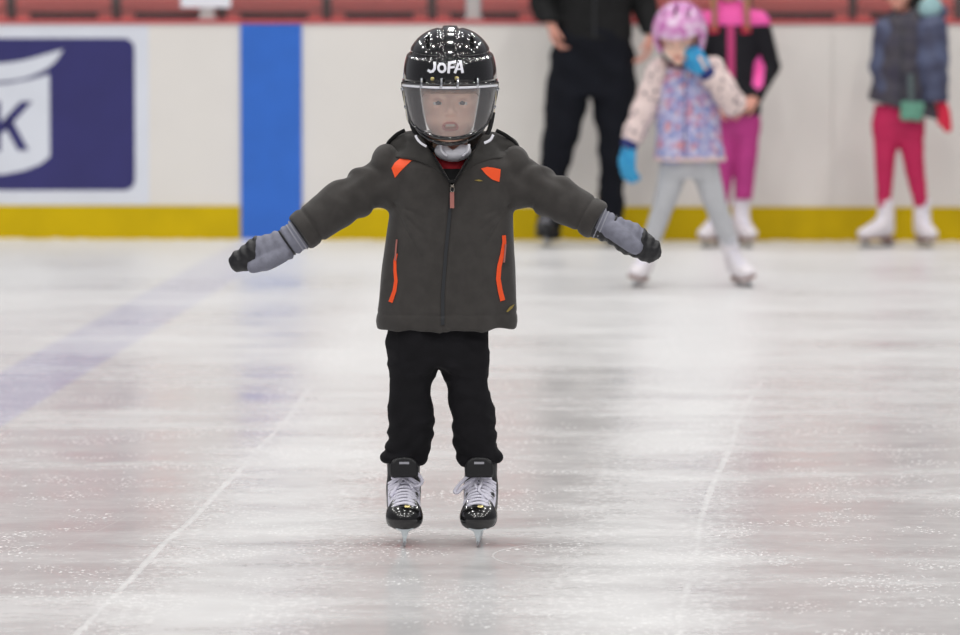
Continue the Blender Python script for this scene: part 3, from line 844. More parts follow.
    tubes('lace', L_, M['lace'], sk, sides=6, flat=.45, up=(0, -.8, .6))
    decal('toe_emblem', [[(-.002, .086), (.012, .0885), (.012, .097), (-.001, .094)]], bvh_of([c for c in sk.children if c.name.startswith('toe_cap')][0]), M['gold'], sk, off=.0003, thick=.0005, y0=-.3, D=(0, .8, -.6)) if False else None
    oriented(sk, loc, rz)
    return sk

def boot_fig(P):
    d = ell(P, (0, -.085, .070), (.040, .052, .030))
    d = smin(d, cone(P, (0, -.06, .072), (0, .045, .085), .036, .034), .02)
    d = smin(d, cone(P, (0, -.035, .085), (0, .035, .13), .032, .036), .025)
    d = smin(d, cone(P, (0, .045, .09), (0, .040, .225), .036, .044), .02)
    return smax(smax(d, .048 - P[:, 2], .006), P[:, 2] - .235, .01)
def fig_skate(parent, loc, rz, sc=1.0, mboot='skate_w', msole='sole_tan', ry=0.0, rx=0.0):
    sk = sdf_obj('skate', boot_fig, (-.06, -.16, .03), (.07, .12, .25), .004, M[mboot], parent)
    def sole(P):
        d = smax(np.abs(P[:, 2] - .045) - .005, boot_fig(P * vec((1, 1, 0)) + vec((0, 0, .060))) - .003, .002)
        heel = rbox(P, (0, .055, .035), (.026, .030, .012), .004)
        return np.minimum(d, heel)
    sdf_obj('sole', sole, (-.06, -.16, .01), (.06, .12, .06), .0035, M[msole], sk)
    bm = bmesh.new()
    box_bm(bm, (-.002, -.135, .001), (.002, .10, .014)); box_bm(bm, (-.006, -.105, .012), (.006, -.075, .042)); box_bm(bm, (-.006, .035, .012), (.006, .075, .026))
    bm_obj('blade', bm, M['chrome'], sk, bevel=.001)
    bv = bvh_of(sk); Dv = Vector((0, .85, -.52)); L_ = []
    for i in range(8):
        t = i / 7; yc = -.07 + t * .065; zc = .10 + t * .12
        row = []
        for u in (-.024, -.012, 0, .012, .024):
            h_ = bv.ray_cast(Vector((u, yc, zc + (u * .3 if i % 2 else -u * .3))) - Dv * .2, Dv)
            if h_[0] is None: h_ = bv.find_nearest(Vector((u, yc, zc)))
            row.append(np.array(h_[0] - Dv * .002))
        L_.append((row, .0035))
    tubes('lace', L_, M['lace'] if mboot == 'skate_w' else M['gum'], sk, sides=6, flat=.5, up=(0, -.85, .5))
    oriented(sk, loc, rz, rx, ry); sk.scale = (sc, sc, sc)
    return sk

def wrinkle(amp1, f1, amp2, f2, st=(1, 1, 1), seed=0):
    st = np.array(st, float)
    return lambda V: amp1 * noise3(V * f1 * st + seed) + amp2 * ridged(V * f2 * st + seed * 2.3)

# ================================================================== the child in the black helmet
B = Frame(444, 543, ground_row=544)
boy = empty('person', B.loc, 'child in black hockey helmet gliding on the ice with both arms stretched out sideways', 'person')
p, X, Z = B.p, B.x, B.z
hc = (X(450.5), -.005, Z(146)); hR = rotx(math.radians(-6)) ; HH = .212
# helmet frame
HO = np.array((X(450), 0.012, Z(96))); TILT = math.radians(7)

def boy_body(P):
    d = head_sdf(P, hc, hR, HH, mouth=.012)
    d = smin(d, cone(P, (X(450), .03, Z(165)), (X(450), .022, Z(135)), .042, .042), .02)
    t = prof(P, [Z(350), Z(300), Z(200), Z(170), Z(160)], [-.01, .0, .012, .014, .014], [.012] * 5, [.08, .08, .085, .07, .04], [.055, .05, .055, .045, .035])
    d = smin(d, t, .03)
    for sh, el, wr in (((388, 178), (342, 204), (292, 238)), ((512, 182), (552, 197), (606, 224))):
        d = smin(d, chain(P, [p(*sh, .01), p(*el, -.015), p(*wr, -.03)], [.030, .025, .019]), .02)
    # hands folded inside the mittens
    d = smin(d, chain(P, [p(292, 238, -.03), p(268, 248, -.032), p(246, 256, -.034)], [.020, .022, .012]), .01)
    d = smin(d, chain(P, [p(606, 224, -.03), p(626, 236, -.032), p(646, 247, -.034)], [.020, .022, .012]), .01)
    for hp, kn, an, ft in (((418, 345), (408, 395), (405, 455), 404), ((466, 345), (468, 395), (478, 455), 480.5)):
        d = smin(d, chain(P, [p(*hp, .005), p(*kn, -.008), p(*an, .02)], [.042, .032, .024]), .03)
        d = smin(d, cone(P, (X(ft), .035, .19), (X(ft), .035, .085), .027, .024), .02)
        d = smin(d, cone(P, (X(ft), .03, .075), (X(ft), -.07, .066), .024, .018), .02)
    return d
body = sdf_obj('body', boy_body, (X(222), -.16, .02), (X(668), .18, 1.22), .0026, [M['skin'], M['lip']], boy, region=lambda C: lip_region(C, hc, hR, HH, .012))
eyes(body, hc, hR, HH)
V = []; tc_ = np.array((0, -.345, .216)) * HH @ hR.T + np.array(hc)
box('teeth', (tc_[0] - .011, tc_[1] - .006, tc_[2] - .0005), (tc_[0] + .011, tc_[1] + .006, tc_[2] + .007), M['teeth'], body, .002)
# hair under the helmet
sdf_obj('hair', lambda P: smax(smax(head_sdf(P, hc, hR, HH) - .006, -(P[:, 2] - (hc[2] + .13) + np.clip(P[:, 1] + .03, 0, 1) * .8), .004), -(P[:, 1] + .4), .001), (X(450) - .11, -.14, Z(150)), (X(450) + .11, .15, 1.22), .004, M['hair_bl'], boy)

# jacket ------------------------------------------------------------------
AL = [p(398, 170, .012), p(372, 185, .004), p(340, 203, -.012), p(300, 231, -.028)]; RL = [.050, .054, .053, .045]
AR = [p(505, 172, .012), p(528, 182, .004), p(556, 196, -.012), p(598, 219, -.028)]; RR = [.050, .053, .050, .043]
def sleeve(P, A, R_):
    d = chain(P, A, R_, .01)
    ax = vec(A[3]) - vec(A[2]); L_ = float(np.linalg.norm(ax)); ax /= L_
    t = (P - vec(A[2])) @ ax
    # cuff seam, twist creases
    d = d + .0050 * np.exp(-((t - (L_ - .034)) / .0045) ** 2) - .0015 * np.exp(-((t - (L_ - .012)) / .012) ** 2)
    tt = (P - vec(A[0])) @ ax
    d = d - .0042 * np.sin(tt * 95 + P[:, 2] * 35 + 1.5 * np.sin(P[:, 2] * 60 + P[:, 1] * 40)) * np.clip((.21 - tt) / .1, 0.2, 1)
    d = smax(d, t - L_, .006)
    hole = np.maximum(cone(P, A[2], tuple(vec(A[3]) + ax * .03), R_[2] - .014, R_[3] - .009), (L_ - .022) - t)
    return smax(d, -hole, .003)
def torso(P):
    z = [Z(327), Z(320), Z(300), Z(250), Z(205), Z(180), Z(165), Z(155), Z(147), Z(140)]
    cx = [X(v) for v in (447, 447, 447.5, 449, 451, 451, 451, 451, 451, 451)]
    a = [v / 416 for v in (69.5, 70.5, 68.5, 64.5, 61.5, 63, 66, 58, 44, 34)]
    b = [.108, .108, .104, .100, .096, .094, .088, .078, .066, .056]
    d = prof(P, z, cx, [.012] * 10, a, b, 2.35)
    return d
def vline(P):     # height of the collar seam as a function of x
    u = np.abs(P[:, 0] - X(452))
    return np.interp(u, [0, .02, .05, .09, .13, .2], [Z(176), Z(172), Z(164), Z(158), Z(156), Z(156)])
def neck_hole(P):
    zt = np.clip((P[:, 2] - Z(180)) / (Z(140) - Z(180)), 0, 1.3)
    w = .006 + .058 * zt
    q = P - vec((X(452), 0, 0))
    hole = cone(P, (X(450), .01, Z(172)), (X(450), .005, Z(125)), .050, .080)
    vee = smax(smax(np.abs(q[:, 0]) - w, q[:, 1] - .0, .004), Z(179) - P[:, 2], .004)
    return np.minimum(hole, vee)
def jacket(P):
    d = torso(P)
    d = smin(d, sleeve(P, AL, RL), .028); d = smin(d, sleeve(P, AR, RR), .028)
    d = smin(d, ell(P, p(386, 161, .01), (.036, .056, .045)), .006)
    d = smin(d, ell(P, p(515, 163, .01), (.034, .056, .044)), .006)
    # armpit creases pulling across the chest
    for s, (ax_, az) in ((1, p(392, 200)[::2]), (-1, p(510, 202)[::2])):
        for k, sl_ in enumerate((.5, 1.1, 2.0)):
            dx = (P[:, 0] - ax_) * s; dz = P[:, 2] - az
            e = dz + dx * sl_ * (.9 if s > 0 else .8); l_ = np.clip(1 - np.abs(dx - .04) / .05, 0, 1)
            d = d + .0035 * np.exp(-(e / .007) ** 2) * l_ * (P[:, 1] < 0)
    # soft vertical drape
    dr = np.clip((Z(215) - P[:, 2]) / .15, 0, 1)
    d = d + dr * (.0020 * np.sin(P[:, 0] * 62 + 1.0 + P[:, 2] * 9) + .0010 * np.sin(P[:, 0] * 120 + P[:, 2] * -14))
    # hem stitch and centre placket
    d = d + .0016 * np.exp(-((P[:, 2] - Z(312)) / .003) ** 2)
    zx = zipx(P[:, 2])
    d = d + .0022 * np.exp(-((P[:, 0] - zx) / .003) ** 2) * (P[:, 1] < 0) * (P[:, 2] < Z(178))
    d = smax(d, -neck_hole(P), .004)
    # open at the hem
    return smax(d, -np.maximum(prof(P, [Z(340), Z(318)], [X(447)] * 2, [.012] * 2, [.150, .150], [.092, .092]), P[:, 2] - Z(318)), .003)
def zipx(z): return np.interp(z, [Z(328), Z(290), Z(250), Z(215), Z(178)], [X(443), X(443), X(446), X(449.5), X(452.5)])
jk = sdf_obj('jacket', jacket, (X(278), -.13, Z(336)), (X(622), .15, Z(132)), .0032, M['jacket'], boy, disp=wrinkle(.0035, 9, .0018, 17, (1, 1, .7), 3))
JB = bvh_of(jk)
# collar and laid-back hood
def collar(P):
    d0 = torso(P) - .006
    ring = cone(P, (X(450), .022, Z(163)), (X(450), .018, Z(128)), .088, .112)
    roll = smin(smin(d0, ring, .03), ell(P, (X(450), .085, Z(148)), (.130, .055, .052)), .03)
    for e in (p(408, 148, .045), p(496, 149, .045)): roll = smin(roll, ell(P, e, (.052, .05, .040)), .02)
    for s, e in ((-1, p(399, 148, .03)), (1, p(508, 150, .03))):
        roll = smin(roll, cone(P, e, (X(450) + s * .06, .07, Z(150)), .026, .035), .025)
    d = smax(roll, vline(P) - P[:, 2], .004)
    d = smax(d, P[:, 2] - (Z(132) + .05 * np.clip(P[:, 1], -.3, .2)), .010)
    return smax(d, -neck_hole(P), .004)
sdf_obj('collar', collar, (X(375), -.14, Z(180)), (X(530), .18, Z(118)), .003, M['collar'], jk, disp=wrinkle(.003, 12, .0012, 30, seed=9))
# dark edge binding of the hood
for q_ in [([p(385, 150, .02), p(389, 141, .015), p(397, 133, .01), p(405, 129, .01)], .0045), ([p(496, 129, .01), p(504, 133, .01), p(512, 139, .015), p(520, 149, .015), p(527, 160, .01)], .0045)]: tubes('hood_binding', [q_], M['jacket_dk'], jk, sides=8)
# lining seen in the neck opening
sdf_obj('neck_lining', lambda P: smax(smax(neck_hole(P) - .001, -(neck_hole(P) + .003), .001), P[:, 2] - Z(150), .002), (X(425), -.13, Z(184)), (X(478), .09, Z(145)), .003, M['jacket_dk'], jk)
sdf_obj('shirt', lambda P: smax(smax(cone(P, (X(451), -.010, Z(182)), (X(451), .0, Z(150)), .058, .046), P[:, 2] - Z(155), .006), Z(167) - P[:, 2], .002), (X(425), -.09, Z(192)), (X(478), .08, Z(150)), .003, M['shirt'], boy)
sdf_obj('inner_flap', lambda P: smax(smax(cone(P, (X(451), -.014, Z(182)), (X(451), -.004, Z(150)), .058, .046), P[:, 2] - Z(166.5), .003), Z(190) - P[:, 2], .004), (X(425), -.09, Z(194)), (X(478), .08, Z(150)), .003, M['jacket_dk'], jk)
def pz(l): return [(X(a), Z(b_)) for a, b_ in l]
decal('shoulder_patch', [pz([(392, 166), (395, 161), (400, 157), (406, 157), (412, 158.5), (406, 164), (400, 170), (395.5, 175.5)])], JB, M['orange'], jk)
decal('shoulder_patch', [pz([(481, 166), (487, 164.5), (494, 165.5), (500.5, 167), (500, 173), (499, 179.5), (492, 177), (486, 172)])], JB, M['orange'], jk)
decal('pocket_trim', ribbon(pz([(397, 251), (395.5, 258), (395.5, 268), (396.5, 278), (395, 288), (391, 299.5)]), .006, .010), JB, M['orange'], jk)
decal('pocket_trim', ribbon(pz([(503.5, 233), (504, 240), (502, 252), (499, 264), (498, 276), (500, 288), (502.5, 298)]), .009, .012), JB, M['orange'], jk)
decal('pocket_zip', ribbon(pz([(397.5, 237), (396.5, 247), (396, 258)]), .004, .004), JB, M['pull'], jk, off=.002)
decal('pocket_zip', ribbon(pz([(505, 242), (504.5, 250), (503.5, 260)]), .004, .004), JB, M['pull'], jk, off=.003)
zz = [179 + (321 - 179) * i / 24 for i in range(25)]
decal('zip', ribbon([(float(zipx(Z(v))), Z(v)) for v in zz], .0085, .0085), JB, M['zip'], jk, off=.0012, thick=.001, res=.02)
def front(px, py, off=.004):
    h_ = JB.ray_cast(Vector((X(px), -1, Z(py))), Vector((0, 1, 0))); return np.array((X(px), (h_[0].y if h_[0] else -.09) - off, Z(py)))
tubes('zip_slider', [([front(452.5, 177, .006), front(452.5, 181, .008), front(452.6, 184, .009)], .0042), ([front(450.8, 184, .010), front(450.8, 187.5, .011), front(452.6, 189, .011), front(454.2, 187.5, .011), front(454.2, 184, .010), front(452.6, 183, .010)], .0011)], M['zip_metal'], jk, sides=8, flat=.7)
box('zip_pull', (X(450.2), front(452, 190)[1] - .010, Z(205)), (X(454.4), front(452, 190)[1] - .006, Z(189)), M['pull'], jk, .0012)
decal('chest_emblem', [pz([(474, 177.5), (479, 176.8), (483, 178.3), (479, 178.6)])], JB, M['gold'], jk, off=.001, thick=.0006)
decal('hem_emblem', [pz([(506, 309), (509.5, 304.5), (514.5, 302), (512, 306), (507.5, 309.5)])], JB, M['gold'], jk, off=.001, thick=.0006)

# trousers ------------------------------------------------------------------
def trousers(P):
    d = prof(P, [Z(372), Z(358), Z(340), Z(318), Z(310)], [X(439), X(439), X(438.5), X(438.5), X(438.5)], [.008] * 5, [.108, .114, .120, .118, .10], [.072, .082, .088, .088, .08], 2.5)
    d = smax(d, -cone(P, p(439, 372, -.2), p(439, 372, .2), .022, .022), .02)
    l = chain(P, [p(414, 345, .005), p(412.5, 368, 0), p(409, 393, -.012), p(410, 415, -.004), p(409.5, 440, .012), p(406, 452, .018)], [.060, .056, .048, .053, .052, .049])
    r = chain(P, [p(463, 345, .005), p(464.5, 368, 0), p(468.5, 393, -.012), p(474.5, 418, -.004), p(475.5, 440, .012), p(478, 451, .018)], [.058, .053, .047, .049, .052, .050])
    l = smax(l, Z(468) - P[:, 2] - (P[:, 0] - X(405)) * .15, .006); r = smax(r, Z(468) - P[:, 2] + (P[:, 0] - X(480)) * .05, .006)
    # bunched cuffs
    for c_, s in ((p(404, 459, .02), -1), (p(480, 458, .02), 1)):
        roll = ell(P, c_, (.050, .053, .020)); ear = ell(P, (c_[0] + s * .043, .01, c_[2] + .003), (.013, .026, .017))
        if s < 0: l = smin(l, smin(roll, ear, .008), .008)
        else: r = smin(r, smin(roll, ear, .008), .008)
    d = smin(d, l, .02); d = smin(d, r, .02)
    zf = P[:, 2]
    fold = np.clip((Z(400) - zf) / .06, 0, 1) * .0016 + .0003
    d = d - fold * np.sin(zf * 150 + P[:, 0] * 70 * np.sign(P[:, 0] + .01) + 2 * np.sin(P[:, 0] * 40 + zf * 25))
    for c_ in (p(404, 470, .035), p(480, 470, .035)):
        d = smax(d, -cone(P, (c_[0], .022, Z(480)), (c_[0], .022, Z(450)), .043, .040), .004)
    return d
sdf_obj('trousers', trousers, (X(374), -.12, Z(478)), (X(512), .13, Z(305)), .003, M['pants'], boy, disp=wrinkle(.0045, 14, .0030, 20, (1, 1, 1.5), 12))

# mittens -------------------------------------------------------------------
def mitten(side):
    if side < 0:
        A = [p(303, 230, -.028), p(284, 243, -.030), p(262, 251, -.034), p(240, 259, -.036)]; R_ = [.037, .036, .0385, .024]
        T = [p(283, 252, -.052), p(266, 260, -.062), p(254, 264.5, -.062)]; TR = [.020, .0195, .0145]
        reg = lambda P: np.maximum(halfspace(P, p(257, 240, 0), (1, 0, -.05)), -1)
        reg2 = lambda P: halfspace(P, p(262, 266, 0), (1, 0, .9))
    else:
        A = [p(594, 219, -.028), p(610, 226, -.030), p(630, 236, -.034), p(649, 248, -.036)]; R_ = [.036, .033, .036, .028]
        T = [p(612, 228, -.052), p(625, 237, -.062), p(634, 244, -.062)]; TR = [.022, .021, .0185]
        reg = lambda P: np.maximum(halfspace(P, p(641, 235, 0), (-1, 0, .25)), -1)
        reg2 = lambda P: halfspace(P, p(618, 241.5, 0), (.55, 0, .83))
    # a tapered flattened shape
    def main(P):
        d = chain(P, A, R_, .01, sy=.82)
        ax = vec(A[1]) - vec(A[0]); ax /= np.linalg.norm(ax); t = (P - vec(A[0])) @ ax
        d = d + .005 * np.exp(-((t - .046) / .006) ** 2) - .0012 * np.exp(-((t - .012) / .003) ** 2)
        d = d - .0012 * np.sin(t * 300 + P[:, 1] * 80)
        return smax(d, -t + .002, .004)
    def full(P): return smin(main(P), chain(P, T, TR), .006)
    lo_ = np.min([np.array(a) for a in A + T], 0) - .05; hi_ = np.max([np.array(a) for a in A + T], 0) + .05
    m_ = sdf_obj('mitten', full, lo_, hi_, .0022, M['mitten'], boy, disp=wrinkle(.0015, 25, .0008, 60, seed=4))
    def patch(P):
        d = main(P) - .0022
        r_ = np.minimum(reg(P), reg2(P))
        return smax(d, r_, .0015)
    sdf_obj('palm_patch', patch, lo_, hi_, .0022, M['black_rub'], m_, disp=wrinkle(.001, 25, .001, 90, seed=4))
    ax = vec(A[1]) - vec(A[0]); ax /= np.linalg.norm(ax)
    for nm, t0, t1, ex, mt in (('inner_cuff', .0, .009, .0030, M['black_rub']), ('cuff_band', .012, .016, .0024, M['mitten_lt']), ('cuff_band', .021, .025, .0020, M['mitten_lt']), ('strap', .043, .048, .0035, M['black_rub'])):
        sdf_obj(nm, lambda P: smax(main(P) - ex, np.abs((P - vec(A[0])) @ ax - (t0 + t1) / 2) - (t1 - t0) / 2, .001), lo_, hi_, .0016, mt, m_)
    return m_
mitten(-1); mitten(1)

# skates
hockey_skate(boy, (X(403.5), .0, 0), math.radians(2), 0)
hockey_skate(boy, (X(480), .0, 0), math.radians(-3), 1)

# helmet --------------------------------------------------------------------
def shell_base(P):
    q_ = np.abs(P - vec((0, .008, .034))) / vec((.1135, .138, .132)); d = ((q_[:, 0] ** 2.35 + q_[:, 1] ** 2.2 + q_[:, 2] ** 2.35) ** (1 / 2.3) - 1) * .115
    low = prof(P, [-.10, -.05, .0, .034], [0] * 4, [.008] * 4, [.099, .107, .1125, .1135], [.125, .131, .137, .138], 2.0)
    return smin(d, low, .01)
def helmet(P):
    b0 = shell_base(P); x, y, z = np.abs(P[:, 0]), P[:, 1], P[:, 2]
    th = z - .085 + .0 * x
    band = smax(b0 + .001, z - (.099 - .05 * np.clip(y, -.2, .1) * 0 - .02 * np.clip(x - .06, 0, 1)), .003)
    pods = smax(smax(b0 + .003, .021 + .004 * np.clip((z - .1) / .05, -1, 1) - x, .006), x - .100, .004)
    pods = smax(pods, .109 - z - .02 * np.clip(y, -1, 1) * 0, .004)
    strip = smax(b0 + .0005, x - (.012 + .10 * np.clip(z - .10, 0, .1)), .003)
    core = b0 + .006
    d = smin(smin(smin(core, band, .003), pods, .003), strip, .003)
    # vents
    for s in (-1, 1): d = smax(d, -ell(P, (s * .052, -.075, .140), (.005, .05, .02)), .003)
    inner = ell(P, (0, .008, .030), (.098, .122, .114)); inl = prof(P, [-.2, -.05, .0, .030], [0] * 4, [.008] * 4, [.090, .093, .097, .098], [.112, .117, .121, .122], 2.0)
    d = smax(d, -np.minimum(inner, inl), .002)
    # face opening
    face = np.maximum(y + .040 + .1 * np.clip(z, -.1, 0), z - (.040))
    d = smax(d, -face, .006)
    # lower edge: ear guards reach down, back is higher
    d = smax(d, -.062 - .25 * np.clip(y + .0, -.05, .15) * -1 - z, .006)
    for s in (-1, 1): d = smax(d, -cone(P, (s * .08, .025, -.005), (s * .13, .025, -.005), .012, .012), .003)
    return d
hm = sdf_obj('helmet', helmet, (-.125, -.145, -.11), (.125, .165, .18), .0026, M['helmet'], boy)
hm.location = HO + np.array((0, 0, .005)); hm.rotation_euler = (TILT, 0, 0)
HB = bvh_of(hm)
sdf_obj('padding', lambda P: smax(smax(shell_base(P) + .012, -(shell_base(P) + .024), .002), np.maximum(P[:, 2] - .075, .028 - P[:, 2]), .003), (-.125, -.145, 0), (.125, .165, .09), .004, M['foam'], hm)
def hz(px, py): return ((px - 450) / 416, (96 - py) / 416 + .006)
LW = .0062
J = [ribbon([hz(435.4, 58.5), hz(435.2, 65), hz(433.6, 67.3), hz(431, 68.2), hz(428.6, 66.5)], LW)]
O_ = [ribbon([hz(442.3 + 3.5 * math.sin(a), 64 - 3.9 * math.cos(a)) for a in [2 * PI * i / 14 for i in range(15)]], .0056)]
F_ = [[stroke(hz(449.8, 58), hz(448.8, 69), LW)], [stroke(hz(449, 59.2), hz(456.2, 58.2), .0056)], [stroke(hz(449, 63.6), hz(455, 63), .0048)]]
A_ = [[stroke(hz(455, 69), hz(459.6, 57.5), LW)], [stroke(hz(460.4, 57.5), hz(462.8, 69), LW)], [stroke(hz(457, 65.2), hz(461.5, 65.2), .004)]]
for nm, L_ in (('letter', J), ('letter', O_), ('letter', F_), ('letter', A_)):
    decal(nm, [q for s in L_ for q in s], HB, M['white_pl'], hm, off=.0008, thick=.0006, res=.01)
# thin pale line round the band and the screws
for px, py in ((433, 75), (457, 74)):
    x_, z_ = hz(px, py); h_ = HB.ray_cast(Vector((x_, -1, z_)), Vector((0, 1, 0)))
    y_ = h_[0].y if h_[0] else -.12
    bm = bmesh.new(); bmesh.ops.create_uvsphere(bm, u_segments=16, v_segments=8, radius=.0052)
    for v in bm.verts: v.co = Vector((v.co.x + x_, v.co.y * .6 + y_ - .001, v.co.z + z_))
    bm_obj('screw', bm, M['brass'], hm, smooth=True)
# visor: curved clear sheet
def vis(th, v, ex=0.0):
    zt = .024 + .018 * math.cos(th); zb = -.084 + .040 * (1 - math.cos(th)) 
    z = zt + (zb - zt) * v
    sx = .1125 - .016 * v ** 1.5 + ex; sy = .148 - .010 * v ** 1.5 + ex
    return np.array((sx * math.sin(th), .004 - sy * math.cos(th), z))
nu, nv = 48, 20; V = []; F = []
for e in (0, .0016):
    for i in range(nu + 1):
        for j in range(nv + 1): V.append(vis(math.radians(-84 + 168 * i / nu), j / nv, e))
W_ = nv + 1; S_ = (nu + 1) * W_
for i in range(nu):
    for j in range(nv):
        a = i * W_ + j; F.append((a, a + W_, a + W_ + 1, a + 1)); F.append((S_ + a, S_ + a + 1, S_ + a + W_ + 1, S_ + a + W_))
for i in range(nu): F.append((i * W_, S_ + i * W_, S_ + (i + 1) * W_, (i + 1) * W_)); a = i * W_ + nv; F.append((a, a + W_, S_ + a + W_, S_ + a))
mesh_obj('visor', V, F, M['visor'], hm)
ths = [math.radians(-82 + 164 * i / 24) for i in range(25)]
tubes('visor_frame', [([vis(t, .0, .001) + np.array((0, 0, -.003 * (math.cos(t) ** 3))) for t in ths], .0030)], M['white_pl'], hm, sides=8, smooth=2)
tubes('visor_upper_rim', [([vis(t, -.05, .0005) for t in ths], .0034)], M['helmet'], hm, sides=8, smooth=2)
tubes('side_rim', [([vis(t_, v_, .001) + np.array((0, .002, 0)) for v_ in (-.1, .2, .5, .8, 1.0)], .0048) for t_ in (ths[0],)], M['helmet'], hm, sides=8)
tubes('side_rim', [([vis(ths[-1], v_, .001) + np.array((0, .002, 0)) for v_ in (-.1, .2, .5, .8, 1.0)], .0048)], M['helmet'], hm, sides=8)
tubes('chin_rim', [([vis(t, 1.0, .0) for t in ths], .0046), ([vis(t, 1.0, -.006) + np.array((0, 0, -.014 * math.cos(t))) for t in ths[3:-3]], .0050)], M['helmet'], hm, sides=8, smooth=2)
for t in (-.62, -.17, .17, .62):
    q = vis(t, 0, .002); 
    tubes('visor_clip', [([q + np.array((-.002, 0, -.004)), q + np.array((0, -.001, .006)), q + np.array((0, .005, .018))], .0034)], M['chrome'], hm, sides=8)
for i in range(9):
    pass
for s in (-1, 1):
    for k in range(2):
        bm = bmesh.new()
        q = vis(s * math.radians(80), .12 + .55 * k, .003); bmesh.ops.create_uvsphere(bm, u_segments=12, v_segments=8, radius=.0055, matrix=Matrix.Translation(Vector(q)))
        bm_obj('visor_bolt', bm, M['chrome'], hm, smooth=True)
# chin cup and straps (helmet frame)
def hp(px, py, y): return np.array(((px - 450) / 416, y, (96 - py) / 416))
def cup(P):
    d = ell(P, hp(453, 147, -.080), (.044, .034, .026))
    d = smax(d, -ell(P, hp(453, 142, -.068), (.037, .034, .026)), .003)
    return smax(d, P[:, 2] - hp(0, 144, 0)[2] - 1.6 * np.abs(P[:, 0] - hp(453, 0, 0)[0]) ** 1.2 , .003)
sdf_obj('chin_cup', cup, hp(453, 147, -.080) - np.array((.06, .05, .04)), hp(453, 147, -.080) + np.array((.06, .06, .045)), .002, M['white_pl'], hm)
for q_ in [([hp(409, 112, -.02), hp(414, 128, -.045), hp(425, 141, -.065), hp(437, 148, -.08)], .0055), ([hp(493, 112, -.02), hp(489, 128, -.045), hp(480, 141, -.065), hp(469, 147, -.08)], .0055)]: tubes('chin_strap', [q_], M['foam'], hm, sides=8, flat=.4)
for q_ in [([hp(416, 130, -.100), hp(418, 134, -.102), hp(422, 138, -.104), hp(427, 141, -.104)], .0030), ([hp(493, 130, -.092), hp(490, 135, -.096), hp(484, 138, -.098)], .0034), ([hp(441, 138, -.112), hp(442, 145, -.116), hp(447, 150, -.116)], .0032), ([hp(463, 150, -.112), hp(468, 145, -.114), hp(469, 138, -.112)], .0032)]: tubes('strap_buckle', [q_], M['white_pl'], hm, sides=8)

# ================================================================== adult in black behind
A = Frame(593, 246)
ad_ = empty('person', A.loc, 'adult in black jacket and dark trousers standing by the boards, head above the picture', 'person')
p, X, Z = A.p, A.x, A.z
ahc = (X(594), -.01, 1.66); I3 = np.eye(3, dtype=np.float32); aH = .235
LH, RH = p(550, 22, -.05), p(651, 34, -.04)
def adult_body(P):
    d = head_sdf(P, ahc, I3, aH)
    d = smin(d, cone(P, (X(594), .03, 1.52), (X(594), .02, 1.70), .062, .058), .03)
    d = smin(d, prof(P, [.95, 1.1, 1.4, 1.5, 1.56], [0] * 5, [.02] * 5, [.15, .14, .18, .17, .07], [.10, .095, .11, .09, .05]), .03)
    for w_, s, dv in ((LH, -1, (.18, -.1, -1)), (RH, 1, (-.15, -.2, -1))):
        d = smin(d, chain(P, [(s * .185, .02, 1.50), (s * .25, .05, 1.25), w_], [.05, .042, .03]), .02)
        d = smin(d, hand_sdf(P, w_, dv, (-s, .1, 0), .17, .7, side=-s), .01)
    for hp_, kn, an in (((573, 50), (558, 140), (549, 225)), ((613, 50), (614, 140), (611, 225))):
        d = smin(d, chain(P, [p(*hp_, .02), p(*kn, -.01), p(*an, .04)], [.085, .060, .042]), .03)
    return d
bd = sdf_obj('body', adult_body, (-.36, -.26, .04), (.40, .24, 1.92), .005, M['skin2'], ad_); eyes(bd, ahc, I3, aH)
sdf_obj('hair', lambda P: smax(head_sdf(P, ahc, I3, aH) - .010, -(P[:, 2] - (ahc[2] + .165) + np.clip(P[:, 1] + .05, 0, 1) * 1.0), .006), (X(594) - .12, -.15, 1.66), (X(594) + .12, .16, 1.94), .005, M['hair_dk'], ad_)
def adult_jacket(P):
    d = prof(P, [Z(39), Z(36), Z(10), 1.35, 1.46, 1.53, 1.575], [X(595), X(595), X(594), 0, 0, 0, 0], [.02] * 7, [.185, .19, .185, .20, .19, .12, .065], [.135, .135, .13, .135, .12, .09, .06], 2.4)
    for w_, s in ((LH, -1), (RH, 1)):
        a_ = chain(P, [(s * .180, .02, 1.43), (s * .258, .05, 1.24), w_], [.080, .066, .050])
        d = smin(d, smax(a_, w_[2] - .002 - P[:, 2] if False else (vec(w_)[2] + .0) - P[:, 2], .01), .02)
    return smax(d, -cone(P, (0, 0, 1.56), (0, -.02, 1.7), .06, .09), .005)
aj = sdf_obj('jacket', adult_jacket, (-.38, -.18, 1.03), (.40, .22, 1.62), .006, M['dark_cloth'], ad_, disp=wrinkle(.008, 8, .003, 20, seed=1))
decal('zip', [[(.0, 1.07), (.008, 1.07), (.008, 1.5), (.0, 1.5)]], bvh_of(aj), M['zip'], aj, res=.05)
def adult_trousers(P):
    d = prof(P, [Z(96), Z(80), Z(60), Z(30), Z(26)], [X(592), X(592), X(592.5), X(593), X(593)], [.02] * 5, [.208, .210, .208, .195, .18], [.115, .125, .13, .125, .12], 2.5)
    d = smax(d, -cone(P, p(590, 104, -.3), p(590, 104, .3), .035, .035), .03)
    l = chain(P, [p(572, 60, .02), p(567, 95, .01), p(560, 140, -.01), p(553.5, 180, .015), p(548.5, 231, .02)], [.105, .108, .088, .074, .066])
    r = chain(P, [p(612, 60, .02), p(613, 95, .01), p(614, 140, -.01), p(612, 180, .015), p(611, 231, .02)], [.105, .108, .082, .066, .062])
    d = smin(smin(d, l, .03), r, .03)
    d = smax(d, Z(237) - P[:, 2], .008)
    return d - .004 * np.sin(P[:, 2] * 40 + P[:, 0] * 30)
